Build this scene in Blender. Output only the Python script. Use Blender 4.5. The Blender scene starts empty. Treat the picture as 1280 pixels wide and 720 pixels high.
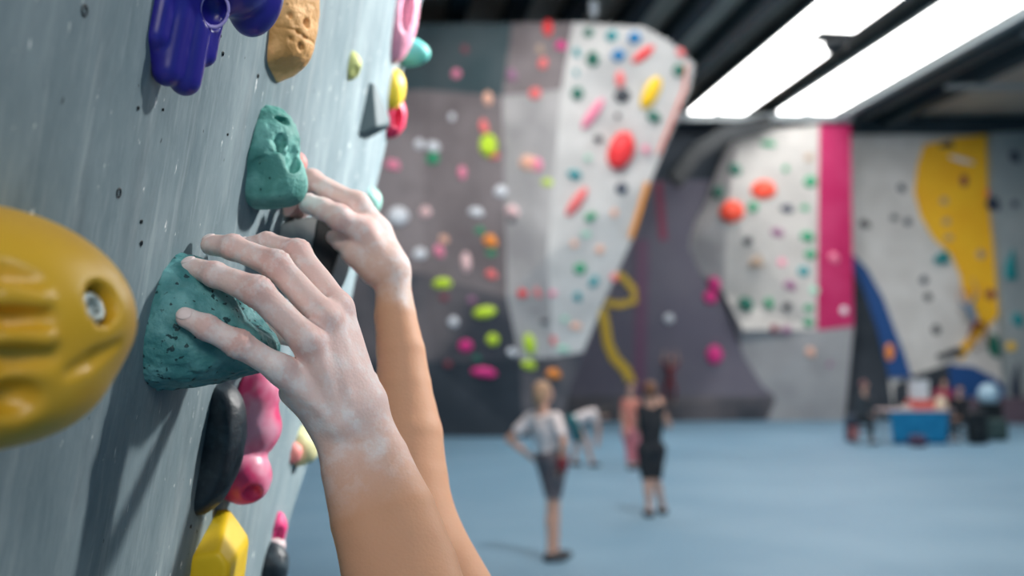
import bpy, bmesh, math, random
import numpy as np
from mathutils import Vector, Matrix
from mathutils.bvhtree import BVHTree

C = bpy.context.scene.collection
sc = bpy.context.scene
F = 1250.0                      # focal length in pixels of the 1280x720 frame
EYE = 1.7
HY = 473.0                      # horizon row
PITCH = math.atan((HY - 360) / F)
CP, SP = math.cos(PITCH), math.sin(PITCH)

# ------------------------------------------------------------------ camera
cam = bpy.data.cameras.new('camera'); camo = bpy.data.objects.new('camera', cam); C.objects.link(camo)
cam.sensor_width = 36; cam.lens = 36 * F / 1280
cam.clip_start = 0.02; cam.clip_end = 200
camo.location = (0, 0, EYE); camo.rotation_euler = (math.pi / 2 + PITCH, 0, 0)
cam.dof.use_dof = True; cam.dof.focus_distance = 0.745; cam.dof.aperture_fstop = 3.9
sc.camera = camo
# ------------------------------------------------------------------ view
sc.view_settings.view_transform = 'Standard'; sc.view_settings.look = 'None'
sc.view_settings.gamma = 1; sc.view_settings.use_curve_mapping = False
sc.view_settings.exposure = 0.0
# ------------------------------------------------------------------ world: teal ambient fill, added to colour the shadows
w = bpy.data.worlds.new('world'); sc.world = w; w.use_nodes = True
bg = w.node_tree.nodes['Background']; bg.inputs[0].default_value = (0.05, 0.36, 0.60, 1); bg.inputs[1].default_value = 0.5
LAMP = 7.5                      # emission of the ceiling tubes
def lamp(kind, name, loc, aim, energy, color=(1, 1, 1), **kw):
    l = bpy.data.lights.new(name, kind); l.energy = energy; l.color = color
    for k, v in kw.items(): setattr(l, k, v)
    o = bpy.data.objects.new(name, l); C.objects.link(o); o.location = loc
    d = Vector(aim) - Vector(loc); o.rotation_euler = d.to_track_quat('-Z', 'Y').to_euler()
    return o
lamp('SPOT', 'added_key_spot', (7.6, 5.0, 7.4), (-0.1, 2.04, 2.50), 21500, (1, 0.98, 0.95), spot_size=math.radians(14.4), spot_blend=1.0, shadow_soft_size=0.55)  # unseen lamp, cone shaped to grade the close wall and light the hands
lamp('AREA', 'added_front_fill', (2.2, -7.5, 6.0), (-0.1, 0.9, 1.7), 400, (1, 0.92, 0.84), shape='RECTANGLE', size=4.0, size_y=2.5)  # added fill behind the camera for the arms and holds; no window there
lamp('SPOT', 'added_wall_spot', (-2.0, 10.0, 12.3), (1.8, 26.5, 6.5), 9500, (1, 0.97, 0.95), spot_size=math.radians(52), spot_blend=0.8, shadow_soft_size=0.5)  # unseen spot added to lift the centre wall
lamp('SPOT', 'added_floor_spot', (3.5, 3.5, 12.2), (1.6, 12.5, 0.6), 4800, (1, 0.9, 0.84), spot_size=math.radians(50), spot_blend=0.9, shadow_soft_size=0.6)  # unseen warm lamp added to brighten the people on the mat
lamp('SPOT', 'added_tower_spot', (14.0, 18.0, 11.6), (14.5, 41, 6.0), 5200, (1, 0.96, 0.93), spot_size=math.radians(48), spot_blend=0.9, shadow_soft_size=0.5)  # unseen spot added to brighten the tower and far right wall

# ================================================================== helpers
def ray(px, py):
    cx, cy = (px - 640) / F, (360 - py) / F
    return Vector((cx, CP - cy * SP, SP + cy * CP))
def P(px, py, Y):
    d = ray(px, py); return Vector((0, 0, EYE)) + d * (Y / d.y)
def G(px, Y, z=0.0):            # point at height z, seen in column px, at distance Y
    c = (z - EYE) / Y
    cy = (c * CP - SP) / (CP + c * SP)
    return P(px, 360 - cy * F, Y)
def pr(rp, Y): return rp * Y / F

def tag(o, label=None, cat=None, group=None, kind=None):
    if label: o['label'] = label
    if cat: o['category'] = cat
    if group: o['group'] = group
    if kind: o['kind'] = kind
    return o
def link(o, parent=None):
    C.objects.link(o)
    if parent is not None: o.parent = parent
    return o
def empty(name, loc=(0, 0, 0)):
    o = bpy.data.objects.new(name, None); o.location = loc; C.objects.link(o); return o
def wloc(o):
    v = Vector((0, 0, 0))
    while o is not None: v = v + o.location; o = o.parent
    return v
def mesh_obj(name, verts, faces, mat, parent=None, origin=None, smooth=False, midx=None, mats=None):
    """verts in world metres; origin becomes the object's location (relative to the parent's)"""
    org = Vector(origin) if origin is not None else (wloc(parent) if parent is not None else Vector((0, 0, 0)))
    v = np.asarray([tuple(x) for x in verts] if not isinstance(verts, np.ndarray) else verts, dtype=np.float64) - np.array(org)
    me = bpy.data.meshes.new(name); me.from_pydata(v.tolist(), [], [list(map(int, f)) for f in faces]); me.update()
    for m in (mats or [mat]): me.materials.append(m)
    if midx is not None: me.polygons.foreach_set('material_index', np.asarray(midx, dtype=np.int32))
    if smooth: me.polygons.foreach_set('use_smooth', np.ones(len(me.polygons), dtype=bool))
    o = bpy.data.objects.new(name, me); link(o, parent)
    if parent is None: o.location = org
    else: o.location = org - wloc(parent)
    return o
def fixnormals(o):
    bm = bmesh.new(); bm.from_mesh(o.data); bmesh.ops.recalc_face_normals(bm, faces=bm.faces); bm.to_mesh(o.data); bm.free(); return o
def bevel(o, w=0.01, seg=2):
    m = o.modifiers.new('bevel', 'BEVEL'); m.width = w; m.segments = seg; m.limit_method = 'ANGLE'; return o
def box(name, lo, hi, mat, parent=None, bev=0.0, origin=None):
    x0, y0, z0 = lo; x1, y1, z1 = hi
    v = [(x0, y0, z0), (x1, y0, z0), (x1, y1, z0), (x0, y1, z0), (x0, y0, z1), (x1, y0, z1), (x1, y1, z1), (x0, y1, z1)]
    f = [(0, 3, 2, 1), (4, 5, 6, 7), (0, 1, 5, 4), (1, 2, 6, 5), (2, 3, 7, 6), (3, 0, 4, 7)]
    if origin is None and parent is None: origin = ((x0 + x1) / 2, (y0 + y1) / 2, z0)
    o = mesh_obj(name, v, f, mat, parent, origin)
    if bev: bevel(o, bev)
    return o
def bars(name, segs, w, h, mat, parent=None, origin=None):
    """rectangular bars joined in one mesh; segs = [(a,b),...]"""
    V, Fc = [], []
    for a, b in segs:
        a, b = Vector(a), Vector(b); d = (b - a).normalized()
        up = Vector((0, 0, 1)) if abs(d.z) < 0.95 else Vector((0, 1, 0))
        s = d.cross(up).normalized() * w / 2; t = s.cross(d).normalized() * h / 2
        i = len(V)
        for q in (a, b):
            V += [q + s + t, q - s + t, q - s - t, q + s - t]
        Fc += [(i, i + 1, i + 2, i + 3), (i + 7, i + 6, i + 5, i + 4)] + [(i + k, i + 4 + k, i + 4 + (k + 1) % 4, i + (k + 1) % 4) for k in range(4)]
    return fixnormals(mesh_obj(name, V, Fc, mat, parent, origin))
def ribbon(name, pts, widths, nrm, th, mat, parent=None, origin=None):
    """a thick strip following pts, lying against a surface with normal nrm"""
    V, Fc = [], []; n = Vector(nrm).normalized()
    for i, p in enumerate(pts):
        p = Vector(p); a = Vector(pts[max(i - 1, 0)]); b = Vector(pts[min(i + 1, len(pts) - 1)])
        s = (b - a).normalized().cross(n).normalized() * widths[i] / 2
        V += [p + s, p - s, p - s + n * th, p + s + n * th]
    for i in range(len(pts) - 1):
        for k in range(4): Fc.append((4 * i + k, 4 * i + (k + 1) % 4, 4 * i + 4 + (k + 1) % 4, 4 * i + 4 + k))
    Fc += [(0, 1, 2, 3), tuple(4 * (len(pts) - 1) + k for k in (3, 2, 1, 0))]
    return fixnormals(mesh_obj(name, V, Fc, mat, parent, origin))

# ------------------------------------------------------------------ materials
def mat(name, col, rough=0.6, col2=None, scale=6.0, detail=3, bump=0.0, bscale=80, spec=0.4, mixlo=0.4, mixhi=0.62, stretch=(1, 1, 1), emit=None, bdist=0.001, sss=0.0, sheen=0.0):
    m = bpy.data.materials.new(name); m.use_nodes = True; nt = m.node_tree; N = nt.nodes; L = nt.links
    b = N['Principled BSDF']; b.inputs['Base Color'].default_value = (*col, 1); b.inputs['Roughness'].default_value = rough
    b.inputs['Specular IOR Level'].default_value = spec
    if sheen: b.inputs['Sheen Weight'].default_value = sheen
    tc = N.new('ShaderNodeTexCoord'); mp = N.new('ShaderNodeMapping'); mp.inputs['Scale'].default_value = stretch
    L.new(tc.outputs['Object'], mp.inputs[0])
    if col2:
        n = N.new('ShaderNodeTexNoise'); n.inputs['Scale'].default_value = scale; n.inputs['Detail'].default_value = detail
        L.new(mp.outputs[0], n.inputs['Vector'])
        r = N.new('ShaderNodeValToRGB'); r.color_ramp.elements[0].position = mixlo; r.color_ramp.elements[1].position = mixhi
        r.color_ramp.elements[0].color = (*col, 1); r.color_ramp.elements[1].color = (*col2, 1)
        L.new(n.outputs['Fac'], r.inputs[0]); L.new(r.outputs[0], b.inputs['Base Color'])
    if bump:
        n2 = N.new('ShaderNodeTexNoise'); n2.inputs['Scale'].default_value = bscale; n2.inputs['Detail'].default_value = 4
        L.new(mp.outputs[0], n2.inputs['Vector'])
        bp = N.new('ShaderNodeBump'); bp.inputs['Strength'].default_value = bump; bp.inputs['Distance'].default_value = bdist
        L.new(n2.outputs['Fac'], bp.inputs['Height']); L.new(bp.outputs[0], b.inputs['Normal'])
    if sss:
        b.inputs['Subsurface Weight'].default_value = sss; b.inputs['Subsurface Radius'].default_value = (1, 0.35, 0.2); b.inputs['Subsurface Scale'].default_value = 0.006
    if emit:
        b.inputs['Emission Color'].default_value = (*emit[0], 1); b.inputs['Emission Strength'].default_value = emit[1]
    return m

def near_wall_mat():
    m = bpy.data.materials.new('concrete_textured_wall'); m.use_nodes = True; nt = m.node_tree; N = nt.nodes; L = nt.links
    b = N['Principled BSDF']; b.inputs['Roughness'].default_value = 0.75; b.inputs['Specular IOR Level'].default_value = 0.3
    tc = N.new('ShaderNodeTexCoord')
    def noise(scale, stretch=(1, 1, 1), detail=4, rough=0.6):
        mp = N.new('ShaderNodeMapping'); mp.inputs['Scale'].default_value = (0, stretch[1], stretch[2])
        L.new(tc.outputs['Object'], mp.inputs[0])
        n = N.new('ShaderNodeTexNoise'); n.inputs['Scale'].default_value = scale; n.inputs['Detail'].default_value = detail; n.inputs['Roughness'].default_value = rough
        L.new(mp.outputs[0], n.inputs['Vector']); return n
    def ramp(src, p0, p1, c0=(0, 0, 0, 1), c1=(1, 1, 1, 1)):
        r = N.new('ShaderNodeValToRGB'); e = r.color_ramp.elements; e[0].position = p0; e[1].position = p1; e[0].color = c0; e[1].color = c1
        L.new(src, r.inputs[0]); return r
    def mix(fac, a, bcol):
        x = N.new('ShaderNodeMix'); x.data_type = 'RGBA'; L.new(fac, x.inputs[0]); L.new(a, x.inputs[6])
        if isinstance(bcol, tuple): x.inputs[7].default_value = bcol
        else: L.new(bcol, x.inputs[7])
        return x.outputs[2]
    cloud = ramp(noise(11, (1, 1, 0.4), 6, 0.7).outputs['Fac'], 0.35, 0.68, (0.135, 0.195, 0.22, 1), (0.265, 0.335, 0.36, 1))
    streak = ramp(noise(55, (1, 1, 0.11), 6, 0.7).outputs['Fac'], 0.52, 1.0)
    base = mix(streak.outputs[0], cloud.outputs[0], (0.48, 0.54, 0.555, 1))
    dstreak = ramp(noise(22, (1, 1, 0.22), 6, 0.7).outputs['Fac'], 0.52, 1.0)
    base = mix(dstreak.outputs[0], base, (0.12, 0.145, 0.16, 1))
    fl = ramp(noise(95, (1, 1, 0.40), 4).outputs['Fac'], 0.665, 0.71)
    base = mix(fl.outputs[0], base, (0.82, 0.84, 0.83, 1))
    pit = ramp(noise(95, (1, 1, 0.5), 2).outputs['Fac'], 0.245, 0.265, (1, 1, 1, 1), (0, 0, 0, 1))
    base = mix(pit.outputs[0], base, (0.03, 0.04, 0.05, 1))
    L.new(base, b.inputs['Base Color'])
    add = N.new('ShaderNodeMath'); add.operation = 'MULTIPLY_ADD'
    n3 = noise(160, (1, 1, 0.4)); L.new(n3.outputs['Fac'], add.inputs[0]); add.inputs[1].default_value = 0.7
    n4 = noise(45, (1, 1, 0.12)); L.new(n4.outputs['Fac'], add.inputs[2])
    bp = N.new('ShaderNodeBump'); bp.inputs['Strength'].default_value = 0.5; bp.inputs['Distance'].default_value = 0.0015
    L.new(add.outputs[0], bp.inputs['Height']); L.new(bp.outputs[0], b.inputs['Normal'])
    return m

def skin_mat(name, tan=(0.66, 0.35, 0.215), pale=(0.80, 0.585, 0.545), red=(0.56, 0.21, 0.18)):
    m = bpy.data.materials.new(name); m.use_nodes = True; nt = m.node_tree; N = nt.nodes; L = nt.links
    b = N['Principled BSDF']; b.inputs['Roughness'].default_value = 0.6; b.inputs['Specular IOR Level'].default_value = 0.3
    b.inputs['Subsurface Weight'].default_value = 0.12; b.inputs['Subsurface Radius'].default_value = (1, 0.35, 0.2); b.inputs['Subsurface Scale'].default_value = 0.004
    tc = N.new('ShaderNodeTexCoord')
    ca = N.new('ShaderNodeAttribute'); ca.attribute_name = 'chalk'; ra = N.new('ShaderNodeAttribute'); ra.attribute_name = 'flush'
    n = N.new('ShaderNodeTexNoise'); n.inputs['Scale'].default_value = 75; n.inputs['Detail'].default_value = 5; n.inputs['Roughness'].default_value = 0.65; L.new(tc.outputs['Object'], n.inputs[0])
    nb = N.new('ShaderNodeTexNoise'); nb.inputs['Scale'].default_value = 26; nb.inputs['Detail'].default_value = 3; L.new(tc.outputs['Object'], nb.inputs[0])
    def mth(op, a, bb, cc=None):
        x = N.new('ShaderNodeMath'); x.operation = op; x.use_clamp = True
        for i, s in enumerate((a, bb, cc)):
            if s is None: continue
            if isinstance(s, (int, float)): x.inputs[i].default_value = s
            else: L.new(s, x.inputs[i])
        return x.outputs[0]
    def mix(fac, a, c):
        x = N.new('ShaderNodeMix'); x.data_type = 'RGBA'; L.new(fac, x.inputs[0])
        for i, s in ((6, a), (7, c)):
            if isinstance(s, tuple): x.inputs[i].default_value = (*s, 1)
            else: L.new(s, x.inputs[i])
        return x.outputs[2]
    c = mix(ca.outputs['Fac'], tan, pale)
    c = mix(mth('MULTIPLY', ra.outputs['Fac'], mth('MULTIPLY_ADD', nb.outputs['Fac'], 1.6, -0.25)), c, red)
    r = N.new('ShaderNodeValToRGB'); r.color_ramp.elements[0].position = 0.47; r.color_ramp.elements[1].position = 0.62; L.new(n.outputs['Fac'], r.inputs[0])
    dust = mth('MULTIPLY', mth('MULTIPLY', r.outputs[0], ca.outputs['Fac']), 0.75)
    c = mix(dust, c, (0.82, 0.72, 0.71))
    da = N.new('ShaderNodeAttribute'); da.attribute_name = 'dust'
    c = mix(mth('MULTIPLY', da.outputs['Fac'], mth('MULTIPLY_ADD', n.outputs['Fac'], 2.6, -0.75)), c, (0.86, 0.80, 0.80))
    L.new(c, b.inputs['Base Color'])
    v = N.new('ShaderNodeTexVoronoi'); v.inputs['Scale'].default_value = 420; L.new(tc.outputs['Object'], v.inputs[0])
    hh = N.new('ShaderNodeMath'); hh.operation = 'MULTIPLY_ADD'; L.new(v.outputs['Distance'], hh.inputs[0]); hh.inputs[1].default_value = 0.35; L.new(n.outputs['Fac'], hh.inputs[2])
    bp = N.new('ShaderNodeBump'); bp.inputs['Strength'].default_value = 0.35; bp.inputs['Distance'].default_value = 0.0012
    L.new(hh.outputs[0], bp.inputs['Height']); L.new(bp.outputs[0], b.inputs['Normal'])
    return m

M = {}
def hm(key, col, **kw):
    if key not in M: M[key] = mat(key, col, **{**dict(rough=0.55, col2=tuple(min(1, c * 1.25 + 0.02) for c in col), scale=20, bump=0.3, bscale=120), **kw})
    return M[key]

# ------------------------------------------------------------------ signed distance modelling
def smin(a, b, k):
    h = np.clip(0.5 + 0.5 * (b - a) / k, 0, 1); return b + (a - b) * h - k * h * (1 - h)
def smax(a, b, k): return -smin(-a, -b, k)
def cap(p, a, b, ra, rb):
    a = np.asarray(a, float); b = np.asarray(b, float); d = b - a
    t = np.clip(((p - a) @ d) / max(d @ d, 1e-12), 0, 1)
    q = p - a - t[:, None] * d
    return np.sqrt((q * q).sum(1)) - (ra + (rb - ra) * t)
def ell(p, c, r, R=None):
    q = p - np.asarray(c, float)
    if R is not None: q = q @ R
    r = np.asarray(r, float)
    k0 = np.sqrt(((q / r) ** 2).sum(1)) + 1e-9; k1 = np.sqrt(((q / r ** 2) ** 2).sum(1)) + 1e-9
    return k0 * (k0 - 1) / k1
def rbox(p, c, h, r, R=None):
    q = p - np.asarray(c, float)
    if R is not None: q = q @ R
    d = np.abs(q) - (np.asarray(h, float) - r)
    return np.sqrt((np.maximum(d, 0) ** 2).sum(1)) + np.minimum(d.max(1), 0) - r
def halfsp(p, c, n):
    n = np.asarray(n, float); n = n / np.linalg.norm(n); return (p - np.asarray(c, float)) @ n
def vnoise(p, s, seed=0):
    q = p * s + seed * 17.3; i = np.floor(q).astype(np.int64); f = q - i; f = f * f * (3 - 2 * f)
    def h(ix): 
        n = (ix[:, 0] * 374761393 + ix[:, 1] * 668265263 + ix[:, 2] * 2147483647 + seed * 974711) & 0x7fffffff
        n = ((n ^ (n >> 13)) * 1274126177) & 0x7fffffff
        return ((n ^ (n >> 16)) & 0xffff) / 65535.0
    r = 0
    for dx in (0, 1):
        for dy in (0, 1):
            for dz in (0, 1):
                wgt = (f[:, 0] if dx else 1 - f[:, 0]) * (f[:, 1] if dy else 1 - f[:, 1]) * (f[:, 2] if dz else 1 - f[:, 2])
                r = r + wgt * h(i + np.array([dx, dy, dz]))
    return r * 2 - 1
def Rx(a): c, s = math.cos(a), math.sin(a); return np.array([[1, 0, 0], [0, c, -s], [0, s, c]])
def Ry(a): c, s = math.cos(a), math.sin(a); return np.array([[c, 0, s], [0, 1, 0], [-s, 0, c]])
def Rz(a): c, s = math.cos(a), math.sin(a); return np.array([[c, -s, 0], [s, c, 0], [0, 0, 1]])

def nets(f, lo, hi, h, B=8, slack=1.5):
    """sparse naive surface nets: returns verts, quads"""
    lo = np.asarray(lo, float); hi = np.asarray(hi, float)
    nb = np.maximum(1, np.ceil((hi - lo) / (h * B)).astype(int))
    g = np.stack(np.meshgrid(*[np.arange(n) for n in nb], indexing='ij'), -1).reshape(-1, 3)
    ctr = lo + (g + 0.5) * h * B
    d = f(ctr); g = g[np.abs(d) < h * B * 0.87 * slack]
    loc = np.stack(np.meshgrid(*[np.arange(B + 1)] * 3, indexing='ij'), -1).reshape(-1, 3)
    NX = nb * B + 4
    keyf = lambda c: ((c[:, 0] + 1) * NX[1] + (c[:, 1] + 1)) * NX[2] + (c[:, 2] + 1)
    K, VV, E = [], [], []
    corner = np.array([(i, j, k) for i in (0, 1) for j in (0, 1) for k in (0, 1)])
    for s in range(0, len(g), 400):
        gg = g[s:s + 400]
        ip = gg[:, None, :] * B + loc[None]
        val = f((lo + ip.reshape(-1, 3) * h)).reshape(len(gg), B + 1, B + 1, B + 1)
        cv = np.stack([val[:, i:B + i, j:B + j, k:B + k] for i, j, k in corner], -1)
        sgn = cv < 0; act = sgn.any(-1) & ~sgn.all(-1)
        bi, x, y, z = np.nonzero(act)
        if not len(bi): continue
        c = cv[bi, x, y, z]; cell = gg[bi] * B + np.stack([x, y, z], 1)
        acc = np.zeros((len(c), 3)); cnt = np.zeros(len(c))
        for a in range(8):
            for b in range(a + 1, 8):
                if np.abs(corner[a] - corner[b]).sum() != 1: continue
                va, vb = c[:, a], c[:, b]; cr = (va < 0) != (vb < 0)
                t = np.where(cr, va / np.where(cr, va - vb, 1), 0)
                acc += np.where(cr[:, None], corner[a] + t[:, None] * (corner[b] - corner[a]), 0); cnt += cr
        VV.append(lo + (cell + acc / cnt[:, None]) * h); K.append(keyf(cell))
        for ax, ci in ((0, 4), (1, 2), (2, 1)):
            a0, a1 = c[:, 0] < 0, c[:, ci] < 0
            cr = a0 != a1; E.append((ax, cell[cr], a0[cr]))
    K = np.concatenate(K); VV = np.concatenate(VV); o = np.argsort(K); Ks = K[o]
    quads = []
    for ax, cell, ins in E:
        u, v = [(1, 2), (2, 0), (0, 1)][ax]
        du = np.zeros(3, int); du[u] = 1; dv = np.zeros(3, int); dv[v] = 1
        ids = []; ok = np.ones(len(cell), bool)
        for off in (0 * du, du, du + dv, dv):
            kk = keyf(cell - off); j = np.searchsorted(Ks, kk); j = np.minimum(j, len(Ks) - 1); ok &= Ks[j] == kk; ids.append(o[j])
        q = np.stack(ids, 1)[ok]; ii = ins[ok]
        q[~ii] = q[~ii][:, ::-1]; quads.append(q)
    return VV, np.concatenate(quads)
def sdf_obj(name, f, lo, hi, h, m, parent=None, origin=None, relax=1):
    V, Q = nets(f, lo, hi, h)
    for _ in range(relax):
        acc = np.zeros_like(V); cnt = np.zeros(len(V))
        for a in range(4):
            b = (a + 1) % 4
            np.add.at(acc, Q[:, a], V[Q[:, b]]); np.add.at(cnt, Q[:, a], 1); np.add.at(acc, Q[:, b], V[Q[:, a]]); np.add.at(cnt, Q[:, b], 1)
        V = V * 0.5 + 0.5 * acc / np.maximum(cnt, 1)[:, None]
    o = mesh_obj(name, V, Q, m, parent, origin, smooth=True)
    return o, V

# ================================================================== SETTING
m_floor = mat('blue_grey_mat', (0.15, 0.285, 0.40), 0.55, (0.185, 0.325, 0.44), 0.5, 3, bump=0.25, bscale=2.5, bdist=0.02, spec=0.35)
m_ceil = mat('dark_ceiling', (0.62, 0.52, 0.44), 0.9, (0.7, 0.6, 0.5), 0.6)
m_beam = mat('blue_black_beam', (0.025, 0.05, 0.065), 0.6)
m_back = mat('dark_hall_wall', (0.035, 0.055, 0.07), 0.9, (0.05, 0.07, 0.085), 0.5)
m_white_beam = mat('pale_beam', (0.55, 0.6, 0.62), 0.5)
m_grey_metal = mat('grey_metal', (0.32, 0.37, 0.39), 0.4)
m_black = mat('black_plastic', (0.012, 0.016, 0.02), 0.5)
m_tube = mat('lit_diffuser', (1, 1, 1), 0.5, emit=((1.0, 0.985, 0.96), LAMP))

tag(box('floor', (-30, -6, -0.3), (32, 47, 0), m_floor), kind='structure')
CEIL = 12.9
tag(box('ceiling', (-30, -6, CEIL), (32, 47, CEIL + 0.3), m_ceil), kind='structure')
tag(box('wall_back', (-30, 44.5, 0), (32, 45, CEIL), m_back), kind='structure')
tag(box('wall_right', (27, -6, 0), (27.5, 44.5, CEIL), m_back), kind='structure')
tag(box('wall_left', (-26, -6, 0), (-25.5, 44.5, CEIL), m_back), kind='structure')
AX = Vector((-0.14, 1, 0))      # long axis of the hall
def along(X0, Y, z): return Vector((X0 + AX.x * Y, Y, z))
# ceiling joists, running with the hall
i = 0
for k in range(-7, 12):
    X0 = 2.4 + k * 1.75
    if X0 > 24: break
    o = bars('ceiling_joist', [(along(X0, 8, CEIL - 0.32), along(X0, 44, CEIL - 0.32))], 0.5, 0.62, m_beam, origin=along(X0, 26, CEIL - 0.6))
    tag(o, kind='structure'); o.name = 'trim_%d' % (k + 8)
# cross pipes on the dark right-hand ceiling
for k, Y in enumerate((24, 29.5, 35)):
    o = bars('trim', [(Vector((15.5, Y, 12.1)), Vector((27, Y, 12.1)))], 0.16, 0.16, m_grey_metal, origin=(20, Y, 12.1)); o.name = 'trim_%d' % (30 + k); tag(o, kind='structure')

# ------------------------------------------------------------------ ceiling lights
LZ = EYE + 10.3
def light_unit(name, X0, Y0, Y1, half=0.47):
    t = empty(name, along(X0, Y0, LZ))
    a, b = along(X0, Y0, LZ + 0.12), along(X0, Y1, LZ + 0.12)
    bars('housing', [(a, b)], half * 2 + 0.08, 0.14, m_grey_metal, t)
    bars('diffuser', [(a - Vector((0, 0, 0.11)), b - Vector((0, 0, 0.11)))], half * 2, 0.08, m_tube, t)
    bars('hanger', [(a + Vector((0, 1, 0)), a + Vector((0, 1, 1.2)))], 0.04, 0.04, m_black, t)
    bars('hanger', [(b + Vector((0, -1, 0)), b + Vector((0, -1, 1.2)))], 0.04, 0.04, m_black, t)
    return t
c1 = 8.0 + 0.14 * 38; c2 = 11.45 + 0.14 * 38
GL = 'long ceiling lights'
tag(light_unit('ceiling_light', c1 - 0.61, 24, 38.2), 'long bright ceiling light, leftmost of the four side by side', 'ceiling light', GL)
tag(light_unit('ceiling_light', c1 + 0.61, 30.2, 38.2), 'long bright ceiling light whose near end stops at the round black fitting', 'ceiling light', GL)
tag(light_unit('ceiling_light', c1 + 0.42, 24, 28.9), 'bright ceiling light just above the round black fitting, cut by the top of the frame', 'ceiling light', GL)
tag(light_unit('ceiling_light', c2 - 0.61, 24, 38.2), 'long bright ceiling light, third from the left, ending above the crimson stripe', 'ceiling light', GL)
tag(light_unit('ceiling_light', c2 + 0.61, 26.4, 38.2), 'long bright ceiling light, fourth from the left, beside the grey rail', 'ceiling light', GL)
tag(light_unit('ceiling_light', c2 + 0.62, 24, 26.1), 'short bright ceiling light in the top right corner', 'ceiling light', GL)
# unseen lights: the two rows continued, plus extra rows added to brighten the hall
for X0, Y0, Y1 in ((c1, 15, 22.5), (c2, 15, 22.5), (7.6, 15, 24), (8.5, 5, 12), (2.0, 15, 24), (-4, 15, 24)):
    tag(light_unit('ceiling_light', X0, Y0, Y1, 0.8), 'unseen ceiling light added over the near part of the hall, above the top of the frame', 'ceiling light', 'added ceiling lights over the near part of the hall')
o = bars('lighting_rail', [(along(c2 + 1.55, 20, LZ - .05), along(c2 + 1.55, 38.2, LZ - .05))], 0.3, 0.2, m_grey_metal, origin=along(c2 + 1.55, 30, LZ))
tag(o, 'long pale grey rail running beside the rightmost ceiling light', 'rail')
# round fitting
t = empty('ceiling_fitting', P(1044, 54, 29.6))
pc = np.array(t.location)
sdf_obj('body', lambda p: smax(ell(p, pc, (0.36, 0.4, 0.34)), -ell(p, pc + (0, -0.25, -0.12), (0.12, 0.12, 0.12)), 0.02), pc - 0.4, pc + 0.4, 0.03, m_black, t)
bars('stem', [(t.location + Vector((0, 0, 0.15)), t.location + Vector((0, 0, 1.6)))], 0.05, 0.05, m_black, t)
tag(t, 'round black ceiling fitting between two bright ceiling lights', 'fitting')
t = empty('ceiling_camera', P(742, 8, 26))
pc = np.array(t.location)
sdf_obj('body', lambda p: smin(ell(p, pc, (0.13, 0.13, 0.2)), ell(p, pc + (0, 0, -0.22), (0.09, 0.09, 0.1)), 0.04), pc - 0.5, pc + 0.5, 0.03, hm('pale_plastic', (0.55, 0.6, 0.65)), t)
bars('stem', [(t.location + Vector((0, 0, 0.1)), t.location + Vector((0, 0, 1.1)))], 0.05, 0.05, m_black, t)
tag(t, 'small pale fitting hanging from the ceiling above the centre wall', 'fitting')
# pale cross beam at the far end of the lights and the black truss below it
o = bars('cross_beam', [(P(846, 147, 38.8), P(1064, 147, 38.8))], 0.35, 0.3, m_white_beam, origin=P(950, 147, 38.8)); tag(o, 'pale horizontal cross beam at the far end of the ceiling lights', 'beam')
o = bars('roof_panel', [(P(965, 122, 40.5), P(1010, 122, 40.5))], 1.2, 0.7, m_grey_metal, origin=P(985, 122, 40.5)); tag(o, 'grey roof panel between the two rows of ceiling lights', 'panel')
def truss(pts, w, h): return [(Vector(pts[i]), Vector(pts[i + 1])) for i in range(len(pts) - 1)]
o = bars('roof_truss', truss([P(842, 228, 37.5), P(868, 192, 37.7), P(905, 168, 38), P(962, 155, 38.3)], 0, 0), 0.5, 0.6, m_black, origin=P(880, 190, 37.8)); tag(o, 'black curved roof truss rising over the left of the crimson striped tower', 'truss')

# ================================================================== CLIMBING WALLS
def facet_wall(name, verts, faces, mats, back, label, depth=4.0):
    V = [Vector(v) for v in verts]; n = len(V)
    edges = {}
    for f, _ in faces:
        for a, b in zip(f, f[1:] + f[:1]): edges.setdefault(frozenset((a, b)), []).append((a, b))
    Fc = [list(f) for f, _ in faces]; mi = [m for _, m in faces]
    VV = V + [v + Vector((0, depth, 0)) for v in V]
    for e, l in edges.items():
        if len(l) == 1:
            a, b = l[0]; Fc.append([b, a, a + n, b + n]); mi.append(len(mats) - 1)
    org = Vector((sum(v.x for v in V) / n, max(v.y for v in V), 0))
    o = mesh_obj(name, VV, Fc, None, origin=org, midx=mi, mats=mats)
    bm = bmesh.new(); bm.from_mesh(o.data); bmesh.ops.triangulate(bm, faces=bm.faces); bm.to_mesh(o.data); bm.free()
    tri = BVHTree.FromPolygons([v for v in V], [f for f, _ in faces])
    tag(o, label, 'climbing wall')
    return o, tri
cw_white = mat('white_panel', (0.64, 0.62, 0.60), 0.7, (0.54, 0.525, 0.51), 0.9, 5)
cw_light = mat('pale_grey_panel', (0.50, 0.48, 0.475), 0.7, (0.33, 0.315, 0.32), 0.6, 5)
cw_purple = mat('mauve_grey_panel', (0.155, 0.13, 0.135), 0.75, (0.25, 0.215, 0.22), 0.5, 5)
cw_teal = mat('shaded_teal_grey_panel', (0.045, 0.075, 0.085), 0.8, (0.075, 0.10, 0.11), 0.5)  # top band of the centre wall: its shadow painted in as darker colour
cw_low = mat('charcoal_toned_panel', (0.05, 0.055, 0.07), 0.8, (0.15, 0.135, 0.145), 0.45, 6)  # on the centre wall's lower facets, shading put into the panel colour
cw_dark = mat('dark_toned_panel', (0.02, 0.03, 0.042), 0.8, (0.04, 0.05, 0.065), 0.5)  # foot of the centre wall painted dark for shade; also other dark panels
cw_edge = mat('raw_edge', (0.06, 0.06, 0.07), 0.8)
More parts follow.
